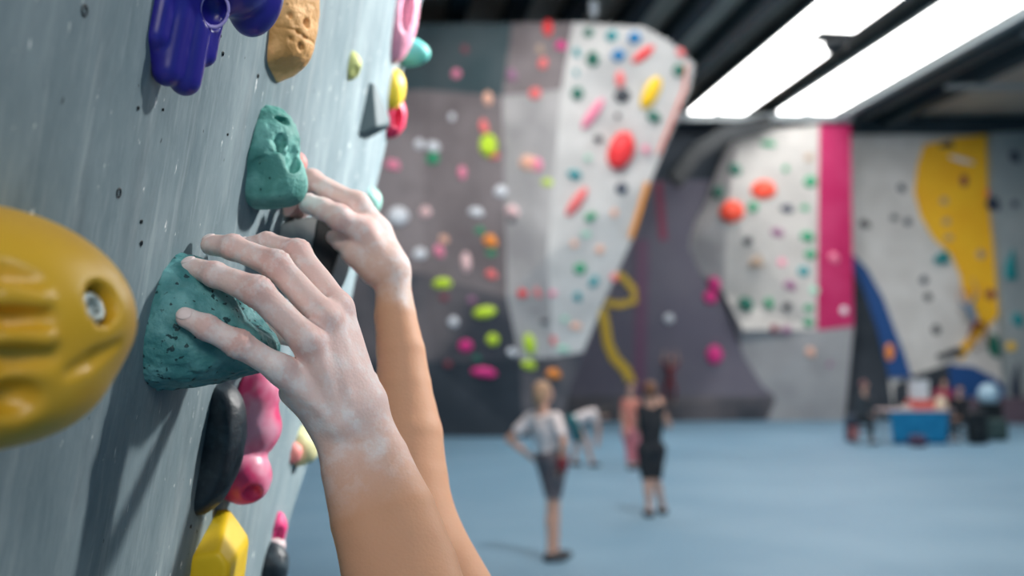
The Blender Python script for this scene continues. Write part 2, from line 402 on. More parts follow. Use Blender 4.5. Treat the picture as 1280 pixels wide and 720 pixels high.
cw_recess = mat('slate_purple_panel', (0.12, 0.112, 0.15), 0.8, (0.15, 0.14, 0.175), 0.4)
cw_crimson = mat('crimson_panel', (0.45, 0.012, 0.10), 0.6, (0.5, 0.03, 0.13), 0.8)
cw_yellow = mat('yellow_panel', (0.90, 0.46, 0.015), 0.6, (0.93, 0.52, 0.02), 0.8)
cw_blue = mat('blue_panel', (0.01, 0.07, 0.24), 0.6)
cw_grey = mat('light_grey_panel', (0.56, 0.55, 0.53), 0.7, (0.66, 0.65, 0.63), 0.7)
cw_bluegrey = mat('blue_grey_panel', (0.27, 0.32, 0.335), 0.7, (0.34, 0.385, 0.395), 0.7)

W1v = dict(T0=P(300, 30, 28), T1=P(530, 30, 27.5), T2=P(640, 29, 26.5), T3=P(716, 28, 25.5), T4=P(805, 34, 25), T45=P(838, 52, 25.1), T5=P(868, 80, 25.3),
    A0=P(300, 120, 28.5), A1=P(530, 112, 28), A2=P(628, 120, 27), A3=P(702, 112, 26.0),
    E1=P(862, 112, 25.6), E2=P(816, 220, 26.6), E3=P(791, 298, 27.3), E4=P(752, 383, 28.0), E5=P(729, 440, 28.5), E6=P(709, 500, 29.2), E7=G(703, 29.5),
    B0=P(300, 330, 29), B1=P(530, 342, 28.85), B2=P(634, 372, 28.1), B3=P(684, 320, 27.1),
    C0=P(300, 455, 29.4), C1=P(540, 452, 29.3), C2=P(650, 450, 28.8), C3=P(692, 446, 28.5),
    D0=G(300, 29.6), D1=G(540, 29.6), D2=G(655, 29.5))
k1 = list(W1v); ix = {k: i for i, k in enumerate(k1)}
def FF(s, m): return ([ix[a] for a in s.split()], m)
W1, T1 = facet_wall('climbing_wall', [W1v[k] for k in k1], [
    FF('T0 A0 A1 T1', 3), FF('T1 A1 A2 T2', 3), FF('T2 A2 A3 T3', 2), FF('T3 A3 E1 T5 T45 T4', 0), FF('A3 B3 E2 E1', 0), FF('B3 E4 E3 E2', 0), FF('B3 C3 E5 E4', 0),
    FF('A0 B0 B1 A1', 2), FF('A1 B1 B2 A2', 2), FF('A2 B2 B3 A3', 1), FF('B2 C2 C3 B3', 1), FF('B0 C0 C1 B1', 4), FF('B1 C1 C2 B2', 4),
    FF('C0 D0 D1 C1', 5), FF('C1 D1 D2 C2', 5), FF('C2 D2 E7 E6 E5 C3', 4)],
    [cw_white, cw_light, cw_purple, cw_teal, cw_low, cw_dark, cw_edge], None,
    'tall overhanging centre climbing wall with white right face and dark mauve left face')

W3v = dict(t0=P(925, 166, 38.9), t1=P(1024, 156, 38.8), t2=P(1063, 156, 39.0), L1=P(905, 192, 39.6), L2=P(880, 258, 40), L3=P(853, 300, 40.3), L4=P(850, 322, 40.3), L5=P(905, 366, 39.9),
    L6=P(925, 430, 40.3), L7=P(944, 490, 40.6), L8=G(960, 40.8), r1=P(908, 262, 39.0), R1=P(1021, 413, 39.6), R2=P(1067, 408, 39.8), R3=G(1056, 40.8), M8=G(1016, 40.7), n1=P(928, 412, 39.6))
k1 = list(W3v); ix = {k: i for i, k in enumerate(k1)}
W3, T3 = facet_wall('climbing_wall', [W3v[k] for k in k1], [
    FF('t0 r1 L5 n1 R1 t1', 0), FF('t0 L1 L2 r1', 1), FF('r1 L2 L3 L4 L5', 1), FF('t1 R1 R2 t2', 2), FF('n1 L5 L6', 3), FF('n1 L6 L7 L8 M8 R1', 3), FF('R1 M8 R3 R2', 3)],
    [mat('tower_white_panel', (0.56, 0.535, 0.51), 0.7, (0.47, 0.45, 0.43), 0.8, 4), cw_light, cw_crimson, mat('tower_base_panel', (0.36, 0.36, 0.37), 0.7, (0.30, 0.30, 0.31), 0.8), cw_edge], None,
    'white climbing tower tapering to the floor with a crimson stripe down its right side', 3.0)

# recessed slate wall
W2v = dict(a=P(560, 60, 38.6), b=P(975, 150, 40.6), c=P(560, 225, 38.6), d=P(975, 225, 40.6), e=P(560, 495, 38.6), f=P(975, 495, 40.6), g=G(560, 38.6), h=G(975, 40.9))
k1 = list(W2v); ix = {k: i for i, k in enumerate(k1)}
W2, T2 = facet_wall('climbing_wall', [W2v[k] for k in k1], [FF('a c d b', 1), FF('c e f d', 0), FF('e g h f', 2)], [cw_recess, cw_dark, cw_low, cw_edge], None,
    'low lit slate purple climbing wall recessed between the centre wall and the white tower', 1.5)
W2n = (W2v['d'] - W2v['c']).cross(Vector((0, 0, 1))).normalized() 
def onW(tree, px, py):
    d = ray(px, py).normalized(); h = tree.ray_cast(Vector((0, 0, EYE)), d)
    if h[0] is None: return None
    n = h[1]
    if n.dot(d) > 0: n = -n
    return h[0], n
def path_on(tree, pts, off=0.0):
    r = []
    for p in pts:
        h = onW(tree, *p); r.append(h[0] + h[1] * off if h else None)
    return [q for q in r if q is not None]
yl = hm('ochre_stripe', (0.62, 0.40, 0.03))
mg = hm('dark_plum_stripe', (0.13, 0.06, 0.11))
nn = onW(T2, 800, 400)[1]
ribbon('painted_stripe', path_on(T2, [(757, 378), (775, 381), (793, 376), (792, 362), (778, 346), (764, 340)]), [0.28] * 6, nn, 0.04, yl, W2)
ribbon('painted_stripe', path_on(T2, [(752, 385), (756, 405), (760, 430), (768, 448), (782, 462), (790, 480)]), [0.38] * 6, nn, 0.04, yl, W2)
ribbon('painted_stripe', path_on(T2, [(803, 300), (801, 395), (799, 494)]), [0.5] * 3, nn, 0.02, mg, W2)
ribbon('painted_stripe', path_on(T2, [(823, 228), (829, 300)]), [0.3] * 2, nn, 0.02, hm('wine_stripe', (0.2, 0.02, 0.06)), W2)
# orange and coral edging strips on the centre wall's right edge
def edge_strip(pts, wd, m):
    q = path_on(T1, pts, 0.0); ribbon('edge_strip', q, [wd] * len(q), onW(T1, *pts[0])[1], 0.06, m, W1)
edge_strip([(809, 228), (799, 262), (788, 297)], 0.12, hm('orange_edge', (0.85, 0.30, 0.03)))
edge_strip([(858, 80), (856, 110), (842, 146), (823, 192)], 0.07, hm('coral_edge', (0.75, 0.22, 0.16)))

# far right wall with its painted panels
YW = 42.0
def prism(name, pxs, Y, th, m, parent=None, origin=None):
    a = [P(x, y, Y) for x, y in pxs]; n = len(a); b = [v + Vector((0, th, 0)) for v in a]
    Fc = [list(range(n)), list(range(2 * n - 1, n - 1, -1))] + [[i, i + n, (i + 1) % n + n, (i + 1) % n] for i in range(n)]
    o = mesh_obj(name, a + b, Fc, m, parent, origin)
    bm = bmesh.new(); bm.from_mesh(o.data); bmesh.ops.triangulate(bm, faces=bm.faces); bmesh.ops.recalc_face_normals(bm, faces=bm.faces); bm.to_mesh(o.data); bm.free()
    return o
W4 = prism('climbing_wall', [(1040, 166), (1500, 166), (1500, 518), (1040, 518)], YW, 1.0, cw_grey, origin=(20, YW, 0))
tag(W4, 'light grey far climbing wall with a big yellow curved panel and blue edging', 'climbing wall')
prism('yellow_panel', [(1156, 181), (1196, 172), (1234, 168), (1240, 250), (1247, 318), (1254, 385), (1240, 404), (1222, 408), (1208, 380), (1202, 345), (1190, 318), (1168, 298), (1152, 270), (1144, 240), (1148, 205)], YW - 0.12, 0.12, cw_yellow, W4)
prism('yellow_panel', [(1222, 408), (1238, 406), (1216, 432), (1202, 450), (1196, 440)], YW - 0.12, 0.12, cw_yellow, W4)
prism('charcoal_toned_panel', [(1063, 330), (1078, 350), (1094, 400), (1108, 450), (1118, 524), (1058, 524)], YW - 0.10, 0.10, cw_dark, W4)
prism('blue_panel', [(1066, 318), (1084, 336), (1104, 372), (1118, 410), (1130, 440), (1140, 472), (1112, 472), (1098, 415), (1080, 362), (1066, 335)], YW - 0.2, 0.2, cw_blue, W4)
prism('charcoal_toned_panel', [(1118, 482), (1140, 470), (1190, 454), (1226, 498), (1228, 524), (1118, 524)], YW - 0.10, 0.10, cw_dark, W4)
prism('blue_panel', [(1186, 456), (1215, 458), (1244, 472), (1262, 490), (1256, 504), (1225, 500), (1190, 494)], YW - 0.2, 0.2, cw_blue, W4)
prism('blue_grey_panel', [(1238, 166), (1500, 150), (1500, 522), (1262, 522), (1254, 400), (1246, 300), (1240, 250)], YW - 0.5, 0.5, cw_bluegrey, W4)
prism('dark_header', [(1064, 150), (1500, 140), (1500, 166), (1064, 166)], YW - 0.3, 0.3, m_back, W4)
tag(prism('crash_mat', [(1212, 498), (1420, 498), (1420, 527), (1206, 534)], 38.0, 2.6, mat('mauve_vinyl', (0.12, 0.085, 0.11), 0.6), origin=(20, 38, 0)), 'dark mauve crash mat at the foot of the far right wall', 'crash mat')
W4n = Vector((0, -1, 0))

# ================================================================== NEAR WALL
X0, TL = -0.26, 0.14
NW = Vector((1, 0, -TL)).normalized(); VW = Vector((TL, 0, 1)).normalized()
def wpt(px, py):
    d = ray(px, py); # X = X0 + TL*(Z-EYE)
    s = X0 / (d.x - TL * d.z); return Vector((0, 0, EYE)) + d * s
def wYZ(Y, dz): return Vector((X0 + TL * dz, Y, EYE + dz))
edge_px = [(535, -30), (527, 0), (508, 70), (494, 130), (478, 200), (462, 270), (447, 335), (437, 385), (420, 450), (402, 520), (384, 580), (362, 650), (348, 720), (340, 760)]
ep = [wpt(*q) for q in edge_px]
top = [wYZ(2.75, 2.2), wYZ(-2.0, 2.2)]; bot = [wYZ(-2.0, -1.7), wYZ(1.1, -1.7)]
outline = [top[0]] + ep + [bot[1], bot[0], top[1]]
nO = len(outline)
# a thick leaning slab: face plus a body behind it
VV = outline + [v - NW * 0.22 for v in outline]
mw = near_wall_mat()
FcW = [list(range(nO))[::-1], list(range(nO, 2 * nO))] + [[i, (i + 1) % nO, (i + 1) % nO + nO, i + nO] for i in range(nO)]
nwall = mesh_obj('climbing_wall', VV, FcW, mw, origin=wYZ(0.8, -1.7))
bm = bmesh.new(); bm.from_mesh(nwall.data); bmesh.ops.triangulate(bm, faces=bm.faces); bmesh.ops.recalc_face_normals(bm, faces=bm.faces); bm.to_mesh(nwall.data); bm.free()
tag(nwall, 'close grey chalk-streaked overhanging climbing wall filling the left of the picture', 'climbing wall')
# screw holes
for px, py, r in ((105, 13, .0036), (148, 241, .0034), (176, 277, .0017), (176, 304, .0022), (278, 67, .0022), (322, 95, .0022), (275, 45, .0015), (172, 135, .0015), (238, 658, .002), (203, 137, .0012), (284, 168, .0013)):
    c = wpt(px, py); V = []; uu = Vector((0, 1, 0))
    for dd, rr in ((0.0006, r), (0.0009, r * 0.75), (-0.003, r * 0.6)):
        V += [c + NW * dd + (uu * math.cos(a) + VW * math.sin(a)) * rr for a in [k * math.pi / 6 for k in range(12)]]
    Fc = [[j * 12 + k, j * 12 + (k + 1) % 12, (j + 1) * 12 + (k + 1) % 12, (j + 1) * 12 + k] for j in range(2) for k in range(12)] + [list(range(24, 36))]
    mesh_obj('bolt_hole', V, Fc, m_black, nwall)

# frame on the near wall: local x = out of wall, y = forward, z = up the wall (metres)
RW = np.array([list(NW), [0, 1, 0], list(VW)])         # rows: axes
def near_hold(name, px, py, fn, ext, h, m, label, colcat='climbing hold', group=None, Y=None, parent=None, relax=1):
    O = wpt(px, py) if Y is None else wYZ(Y[0], Y[1])
    On = np.array(O)
    def f(p):
        q = (p - On) @ RW.T
        return np.maximum(fn(q), -(q[:, 0] + 0.002))
    e = np.asarray(ext, float)
    lo = On - e; hi = On + e
    o, V = sdf_obj(name, f, lo, hi, h, m, parent, origin=O if parent is None else None, relax=relax)
    if parent is None: tag(o, label, colcat, group)
    return o, On
def trace(fn, On, px, py):
    d = np.array(ray(px, py)); d = d / np.linalg.norm(d); t = 0.25; c = np.array((0, 0, EYE)); On = np.array(On)
    for _ in range(200):
        q = ((c + d * t - On) @ RW.T)[None, :]; v = float(fn(q)[0])
        if v < 0.0003: break
        t += v * 0.6
        if t > 3: print('trace miss', px, py); break
    return q[0]
def vdir(On, q):           # from the surface towards the lens, in wall axes
    v = (np.array((0, 0, EYE)) - np.array(On)) @ RW.T - q; return v / np.linalg.norm(v)
def T(On, l): return Vector(On) + NW * l[0] + Vector((0, 1, 0)) * l[1] + VW * l[2]

GH = 'holds on the close grey wall'
def rock(key, col, dark, spots, dark_at=0.33):
    m = mat(key, col, 0.6, tuple(min(1, c * 1.5 + 0.08) for c in col), 38, 5, bump=0.9, bscale=230, bdist=0.0016, mixlo=0.46, mixhi=0.66)
    nt = m.node_tree; N = nt.nodes; L = nt.links; b = N['Principled BSDF']
    src = b.inputs['Base Color'].links[0].from_socket
    tc = N.new('ShaderNodeTexCoord'); n = N.new('ShaderNodeTexNoise'); n.inputs['Scale'].default_value = spots; n.inputs['Detail'].default_value = 2; L.new(tc.outputs['Object'], n.inputs[0])
    r = N.new('ShaderNodeValToRGB'); r.color_ramp.elements[0].position = dark_at - 0.03; r.color_ramp.elements[1].position = dark_at; r.color_ramp.elements[0].color = (1, 1, 1, 1); r.color_ramp.elements[1].color = (0, 0, 0, 1); L.new(n.outputs['Fac'], r.inputs[0])
    x = N.new('ShaderNodeMix'); x.data_type = 'RGBA'; L.new(r.outputs[0], x.inputs[0]); L.new(src, x.inputs[6]); x.inputs[7].default_value = (*dark, 1); L.new(x.outputs[2], b.inputs['Base Color'])
    return m
m_tealrock = rock('chalky_teal_resin', (0.05, 0.21, 0.22), (0.01, 0.05, 0.06), 170, 0.37)
m_tealrock2 = rock('chalky_mint_resin', (0.085, 0.30, 0.26), (0.01, 0.07, 0.06), 150, 0.27)

# teal hold under the near hand
def f_tealA(q):
    d = ell(q, (0.006, 0, -0.002), (0.064, 0.058, 0.051), Ry(0.10))
    d = smin(d, ell(q, (0.0, -0.006, 0.026), (0.034, 0.038, 0.032)), 0.02)
    d = smin(d, ell(q, (0.012, -0.018, -0.022), (0.045, 0.032, 0.026)), 0.012)
    d = smin(d, ell(q, (0.052, 0.004, -0.010), (0.028, 0.03, 0.026)), 0.02)
    d = smax(d, -ell(q, (0.072, 0.0, 0.030), (0.030, 0.022, 0.020)), 0.012)
    d = smax(d, halfsp(q, (0.02, 0, -0.0415), (0.34, 0, -1)), 0.026)
    return d + 0.0013 * vnoise(q, 95, 1) + 0.0010 * vnoise(q, 230, 2)
hA, OA = near_hold('climbing_hold', 0, 0, f_tealA, (0.11, 0.09, 0.09), 0.0016, m_tealrock, 'chalky teal hold gripped by the nearer hand', group=GH, Y=(0.755, 0.035))

# teal pocketed hold above
OBw = wpt(318, 195) + Vector((0, 0.02, 0))
def f_tealB0(q):
    d = ell(q, (0.003, 0.0, -0.008), (0.034, 0.040, 0.042), Ry(-0.10))
    d = smin(d, ell(q, (0.002, 0.0, 0.022), (0.030, 0.030, 0.030)), 0.012)
    d = smin(d, ell(q, (0.024, 0.002, -0.018), (0.022, 0.03, 0.024)), 0.01)
    return smax(d, halfsp(q, (0.0, 0, -0.044), (0.22, 0, -1)), 0.006)
PB = [(trace(f_tealB0, OBw, 350, 178), (0.0058, 0.012, 0.0095)), (trace(f_tealB0, OBw, 367, 198), (0.0065, 0.014, 0.0160)), (trace(f_tealB0, OBw, 354, 150), (0.0090, 0.008, 0.0035)), (trace(f_tealB0, OBw, 330, 222), (0.016, 0.006, 0.018))]
def f_tealB(q):
    d = f_tealB0(q)
    for k_, (c, r) in enumerate(PB): d = smax(d, -ell(q, c, r), 0.002 if k_ < 3 else 0.008)
    rough = np.clip((q[:, 2] + 0.004) / 0.008, 0, 1)
    return d + rough * (0.0013 * vnoise(q, 120, 3) + 0.0008 * vnoise(q, 260, 4))
hB, OB = near_hold('climbing_hold', 0, 0, f_tealB, (0.07, 0.07, 0.075), 0.0013, m_tealrock2, 'teal hold with two pockets, above both hands', group=GH, Y=(OBw.y, OBw.z - EYE))


# orange hold
m_orange = rock('sandy_orange_resin', (0.60, 0.31, 0.10), (0.30, 0.14, 0.04), 90, 0.30)
def f_orange0(q):
    d = ell(q, (0.0, 0, 0.012), (0.034, 0.036, 0.070))
    d = smax(d, halfsp(q, (0.0, 0, -0.040), (0.62, -0.1, -1)), 0.008)
    return smax(d, halfsp(q, (0.030, -0.01, 0), (1, -0.35, 0.05)), 0.010)
OOw = wpt(350, 42)
PO = [(trace(f_orange0, OOw, x, y), r) for x, y, r in ((384, 29, (0.004, 0.006, 0.0052)), (376, 58, (0.0036, 0.006, 0.0046)), (363, 48, (0.002, 0.004, 0.0018)), (363, 19, (0.002, 0.004, 0.0026)), (372, 39, (0.002, 0.004, 0.0018)), (382, 47, (0.002, 0.004, 0.0015)))]
def f_orange(q):
    d = f_orange0(q)
    for c, r in PO: d = smax(d, -ell(q, c, r), 0.001)
    seam = np.abs(q[:, 2] + 0.004 - 0.002 * vnoise(q, 80, 5)) - 0.0007
    d = np.maximum(d, -np.maximum(seam, -(d + 0.0012)))
    return d + 0.0006 * vnoise(q, 150, 6)
near_hold('climbing_hold', 350, 42, f_orange, (0.07, 0.06, 0.09), 0.0014, m_orange, 'sandy orange pitted hold near the top edge, between the purple and the dark grey holds', group=GH)

# purple dripping hold
m_purple = mat('glossy_indigo_resin', (0.022, 0.018, 0.24), 0.3, (0.03, 0.026, 0.32), 25, spec=0.5)
m_lilac = mat('lilac_rim', (0.42, 0.36, 0.75), 0.35)
pO = wpt(222, 20)
def f_purple0(q):
    d = ell(q, (0.0, -0.006, 0.022), (0.026, 0.036, 0.058))
    for y, n_, z0, r in ((-0.034, 0.002, -0.026, 0.0080), (-0.024, 0.009, -0.045, 0.0098), (-0.012, 0.017, -0.046, 0.0105), (0.0, 0.022, -0.024, 0.0085)):
        d = smin(d, cap(q, (n_, y, z0), (n_ + 0.003, y, 0.10), r, r), 0.0022)
    d = smin(d, cap(q, (0.000, -0.026, -0.032), (0.014, -0.010, -0.036), 0.009, 0.009), 0.006)
    d = smin(d, ell(q, (0.032, 0.008, 0.036), (0.024, 0.032, 0.028)), 0.010)
    return smin(d, ell(q, (0.040, 0.030, 0.034), (0.020, 0.020, 0.032)), 0.003)
qR = trace(f_purple0, pO, 268, 12); vR = vdir(pO, qR)
def f_purple(q): return smax(f_purple0(q), -ell(q, qR - vR * 0.002, (0.0085, 0.012, 0.0125)), 0.002)
hP, OP = near_hold('climbing_hold', 222, 20, f_purple, (0.11, 0.09, 0.13), 0.0017, m_purple, 'glossy indigo dripping hold at the top edge', group=GH)
def f_rim(q):
    c = qR; a = vR
    r = (q - c); t = r @ a; rad = np.sqrt(np.maximum((r * r).sum(1) - t * t, 0))
    zc = r[:, 2]; lat = np.sqrt(np.maximum(rad ** 2 - zc ** 2, 0)); rad2 = np.sqrt((lat / 0.85) ** 2 + (zc / 1.12) ** 2)
    return np.sqrt((rad2 - 0.0105) ** 2 + t ** 2) - 0.0014
O_ = np.array(hP.location)
rim, _ = sdf_obj('pocket_rim', lambda p: f_rim((p - O_) @ RW.T), O_ - 0.12, O_ + 0.12, 0.0011, m_lilac, hP, relax=1); rim['label'] = 'lilac pocket rim'

# big yellow hold with its bolt
m_yellow = mat('warm_yellow_resin', (0.66, 0.36, 0.02), 0.38, (0.74, 0.43, 0.03), 14, spec=0.5, bump=0.1, bscale=60)
yO = (0.474, 0.027)
OYw = wYZ(*yO)
def f_yel0(q):
    d = ell(q, (0.002, 0.0, 0.006), (0.072, 0.064, 0.050))
    d = smin(d, ell(q, (0.004, -0.022, -0.024), (0.058, 0.045, 0.036)), 0.02)
    return smin(d, ell(q, (0.030, 0.000, -0.018), (0.034, 0.040, 0.030)), 0.012)
yb = trace(f_yel0, OYw, 132, 376); ybn = yb / np.array((0.072, 0.064, 0.050)) ** 2; ybn /= np.linalg.norm(ybn)
yg = [trace(f_yel0, OYw, 150, 430), trace(f_yel0, OYw, 118, 450), trace(f_yel0, OYw, 88, 466)]
yr = [[trace(f_yel0, OYw, x0, y0), trace(f_yel0, OYw, x1, y1)] for x0, y0, x1, y1 in ((5, 372, 46, 376), (5, 420, 52, 424), (5, 400, 56, 398), (5, 345, 40, 350), (5, 447, 66, 444))]
yp = trace(f_yel0, OYw, 24, 500)
def f_yel(q):
    d = f_yel0(q)
    for k_ in (0, 1): d = smin(d, cap(q, yr[k_][0], yr[k_][1], 0.0085, 0.005), 0.006)
    for k_ in (2, 3, 4): d = smax(d, -cap(q, yr[k_][0], yr[k_][1], 0.0060, 0.0025), 0.006)
    d = smax(d, -cap(q, yg[0], yg[1], 0.0022, 0.0040), 0.003); d = smax(d, -cap(q, yg[1], yg[2], 0.0040, 0.0026), 0.003)
    d = smax(d, -ell(q, yp, (0.014, 0.010, 0.008)), 0.006)
    return smax(d, -cap(q, yb - ybn * 0.012, yb + ybn * 0.01, 0.0100, 0.0100), 0.002)
hY, OY = near_hold('climbing_hold', 0, 0, f_yel, (0.12, 0.1, 0.1), 0.0020, m_yellow, 'big rounded yellow hold with a bolt, at the left edge', group=GH, Y=yO)
m_bolt = mat('zinc_bolt', (0.35, 0.42, 0.43), 0.35, spec=0.8)
m_bolt.node_tree.nodes['Principled BSDF'].inputs['Metallic'].default_value = 0.5
def f_bolt(q):
    d = cap(q, yb - ybn * 0.014, yb - ybn * 0.0115, 0.0086, 0.0086); d = smax(d, halfsp(q, yb - ybn * 0.0065, ybn), 0.0008)
    return smax(d, -cap(q, yb - ybn * 0.0085, yb, 0.0038, 0.0038), 0.001)
OYa = np.array(OY)
sdf_obj('bolt', lambda p: f_bolt((p - OYa) @ RW.T), OYa - 0.11, OYa + 0.11, 0.0012, m_bolt, hY)

# dark navy leaf hold
m_navy = mat('dark_navy_resin', (0.012, 0.022, 0.032), 0.45, (0.04, 0.06, 0.075), 60, bump=0.8, bscale=150, bdist=0.001, mixlo=0.5, mixhi=0.7)
near_hold('climbing_hold', 262, 560, lambda q: smax(ell(q, (0, 0, 0), (0.030, 0.034, 0.060), Ry(0.06)), halfsp(q, (0.0, -0.02, 0), (-0.2, -1, 0)), 0.006) + 0.0007 * vnoise(q, 90, 9),
    (0.06, 0.06, 0.085), 0.0016, m_navy, 'dark navy leaf-shaped hold in front of the pink twisted hold', group=GH)
# pink twisted hold
m_pink = mat('marbled_pink_resin', (0.72, 0.05, 0.18), 0.4, (0.85, 0.38, 0.52), 17, mixlo=0.44, mixhi=0.58, spec=0.5)
def f_pink(q):
    d = ell(q, (0.012, 0, 0.038), (0.022, 0.028, 0.034), Ry(0.25))
    d = smin(d, ell(q, (0.014, 0.004, 0.004), (0.024, 0.030, 0.032), Ry(0.55)), 0.009)
    d = smin(d, ell(q, (0.010, -0.002, -0.034), (0.032, 0.032, 0.028), Ry(0.75)), 0.006)
    d = smax(d, -ell(q, (0.030, -0.022, -0.050), (0.010, 0.012, 0.008), Ry(0.7)), 0.003)
    return d + 0.0004 * vnoise(q, 120, 4)
near_hold('climbing_hold', 296, 545, f_pink, (0.07, 0.07, 0.10), 0.0017, m_pink, 'marbled pink twisted hold behind the dark navy leaf-shaped hold', group=GH)
# lower yellow hold
m_yel2 = mat('bright_yellow_resin', (0.75, 0.50, 0.01), 0.45, (0.8, 0.55, 0.02), 30, bump=0.4, bscale=100)
def f_y2(q):
    d = rbox(q, (0, 0, -0.01), (0.034, 0.032, 0.058), 0.006, Ry(0.0) @ Rx(0.15))
    d = smax(d, halfsp(q, (0.014, 0, 0.040), (0.85, -0.2, 0.75)), 0.004)
    d = smax(d, halfsp(q, (0.0, 0, 0.034), (-0.35, -0.6, 1)), 0.004)
    return d
near_hold('climbing_hold', 253, 705, f_y2, (0.06, 0.06, 0.09), 0.002, m_yel2, 'bright yellow faceted hold at the bottom edge, below the dark navy hold', group=GH)
# small and far holds on the near wall
def simple(px, py, r, m, label, pocket=None, rot=0.0, name='climbing_hold', cut=None, h=None, out=0.0):
    r = np.asarray(r)
    def f(q):
        d = ell(q, (out, 0, 0), r, Ry(0) @ Rx(rot))
        if cut is not None: d = smax(d, halfsp(q, cut[0], cut[1]), 0.004)
        if pocket is not None: d = smax(d, -ell(q, pocket[0], pocket[1]), 0.003)
        return d + 0.0006 * vnoise(q, 110, 8)
    e = (r.max() + abs(out)) * 1.25
    return near_hold(name, px, py, f, (e, e, e), h or max(0.0016, r.max() / 22), m, label, group=GH)
simple(438, 82, (0.014, 0.014, 0.019), hm('olive_lime', (0.42, 0.45, 0.16), rough=0.6), 'small pale lime hold with a dark streak, above the dark grey triangular hold', pocket=((0.012, -0.010, -0.012), (0.006, 0.008, 0.010)))
def f_tri(q):
    d = rbox(q, (0, 0, 0), (0.030, 0.045, 0.040), 0.003)
    d = smax(d, halfsp(q, (0.006, 0, 0.036), (0.4, 0.75, 1)), 0.002)
    d = smax(d, halfsp(q, (0.026, 0, -0.012), (1, -0.3, 0.30)), 0.002)
    d = smax(d, halfsp(q, (0.010, 0, -0.030), (0.75, 0.2, -1)), 0.002)
    return smax(d, halfsp(q, (0, -0.024, 0.0), (0.35, -1, 0.25)), 0.002)
near_hold('climbing_hold', 458, 140, f_tri, (0.07, 0.07, 0.07), 0.0022, mat('slate_resin', (0.07, 0.11, 0.125), 0.6), 'dark grey triangular hold left of the small yellow hold', group=GH)
simple(499, 20, (0.030, 0.045, 0.078), hm('pale_rose', (0.72, 0.30, 0.42)), 'long pale pink hold at the top of the close wall edge', pocket=((0.016, -0.034, 0.0), (0.009, 0.02, 0.035)))
simple(490, 112, (0.022, 0.026, 0.034), hm('lemon', (0.80, 0.55, 0.03)), 'small yellow hold on the close wall edge, above the red one')
simple(488, 146, (0.026, 0.03, 0.036), hm('crimson_red', (0.70, 0.03, 0.10)), 'red hold on the close wall edge, just below the small yellow one', pocket=((0.014, -0.018, -0.004), (0.007, 0.014, 0.016)))
simple(505, 64, (0.044, 0.024, 0.026), hm('aqua', (0.10, 0.50, 0.45)), 'round aqua hold sticking out beyond the close wall edge')
simple(461, 252, (0.020, 0.022, 0.022), hm('mint', (0.28, 0.55, 0.48)), 'small mint hold on the close wall edge, right of the farther hand')
simple(367, 206, (0.014, 0.012, 0.016), hm('blush', (0.65, 0.26, 0.24)), 'little blush pink hold just right of the pocketed teal hold')
simple(374, 557, (0.026, 0.026, 0.026), hm('cream_lime', (0.62, 0.60, 0.32)), 'pale cream hold on the close wall edge, left of the nearer wrist')
simple(366, 566, (0.012, 0.012, 0.014), hm('salmon', (0.65, 0.22, 0.20)), 'small salmon hold beside the pale cream hold')
simple(345, 662, (0.013, 0.016, 0.022), hm('hot_pink', (0.62, 0.03, 0.16)), 'small hot pink hold low on the close wall edge', pocket=((0.008, -0.014, -0.006), (0.006, 0.008, 0.012)))
simple(341, 682, (0.016, 0.018, 0.012), hm('pale_grey_pink', (0.45, 0.36, 0.37)), 'pale greyish pink hold directly under the small hot pink one')
simple(334, 708, (0.026, 0.024, 0.030), m_navy, 'dark navy hold at the bottom edge, under the hot pink one')

# ================================================================== hold of the farther hand
m_gfacet = mat('grey_resin', (0.25, 0.27, 0.28), 0.6, (0.38, 0.40, 0.41), 40, bump=0.5, bscale=150)
def f_gh(q):
    d = rbox(q, (0.010, 0.010, -0.004), (0.052, 0.045, 0.031), 0.008, Ry(0.18))
    d = smax(d, halfsp(q, (0.005, -0.02, 0.016), (-0.45, -0.25, 1)), 0.004)
    d = smax(d, halfsp(q, (0.030, -0.032, 0), (0.30, -1, 0.1)), 0.003)
    return smax(d, halfsp(q, (0.0, 0, -0.030), (-0.35, 0, -1)), 0.004)
hG, OG = near_hold('climbing_hold', 0, 0, f_gh, (0.09, 0.09, 0.07), 0.002, m_gfacet, 'grey and black angular hold gripped by the farther hand', group=GH, Y=(1.055, 0.148))
OGa = np.array(OG)
mb, _ = sdf_obj('smooth_band', lambda p: smax(f_gh((p - OGa) @ RW.T) - 0.0018, np.abs((p - OGa) @ RW[0] - 0.048) - 0.014, 0.002), OGa - 0.1, OGa + 0.1, 0.002, m_black, hG)
mb['label'] = 'black smooth band'

# ================================================================== THE CLIMBER
def J(px, py, Y, r): return (np.array(P(px, py, Y)), pr(r, Y))
def chain(p, js, k=0.004):
    d = None
    for (a, ra), (b, rb) in zip(js[:-1], js[1:]):
        c = cap(p, a, b, ra, rb); d = c if d is None else smin(d, c, k)
    return d
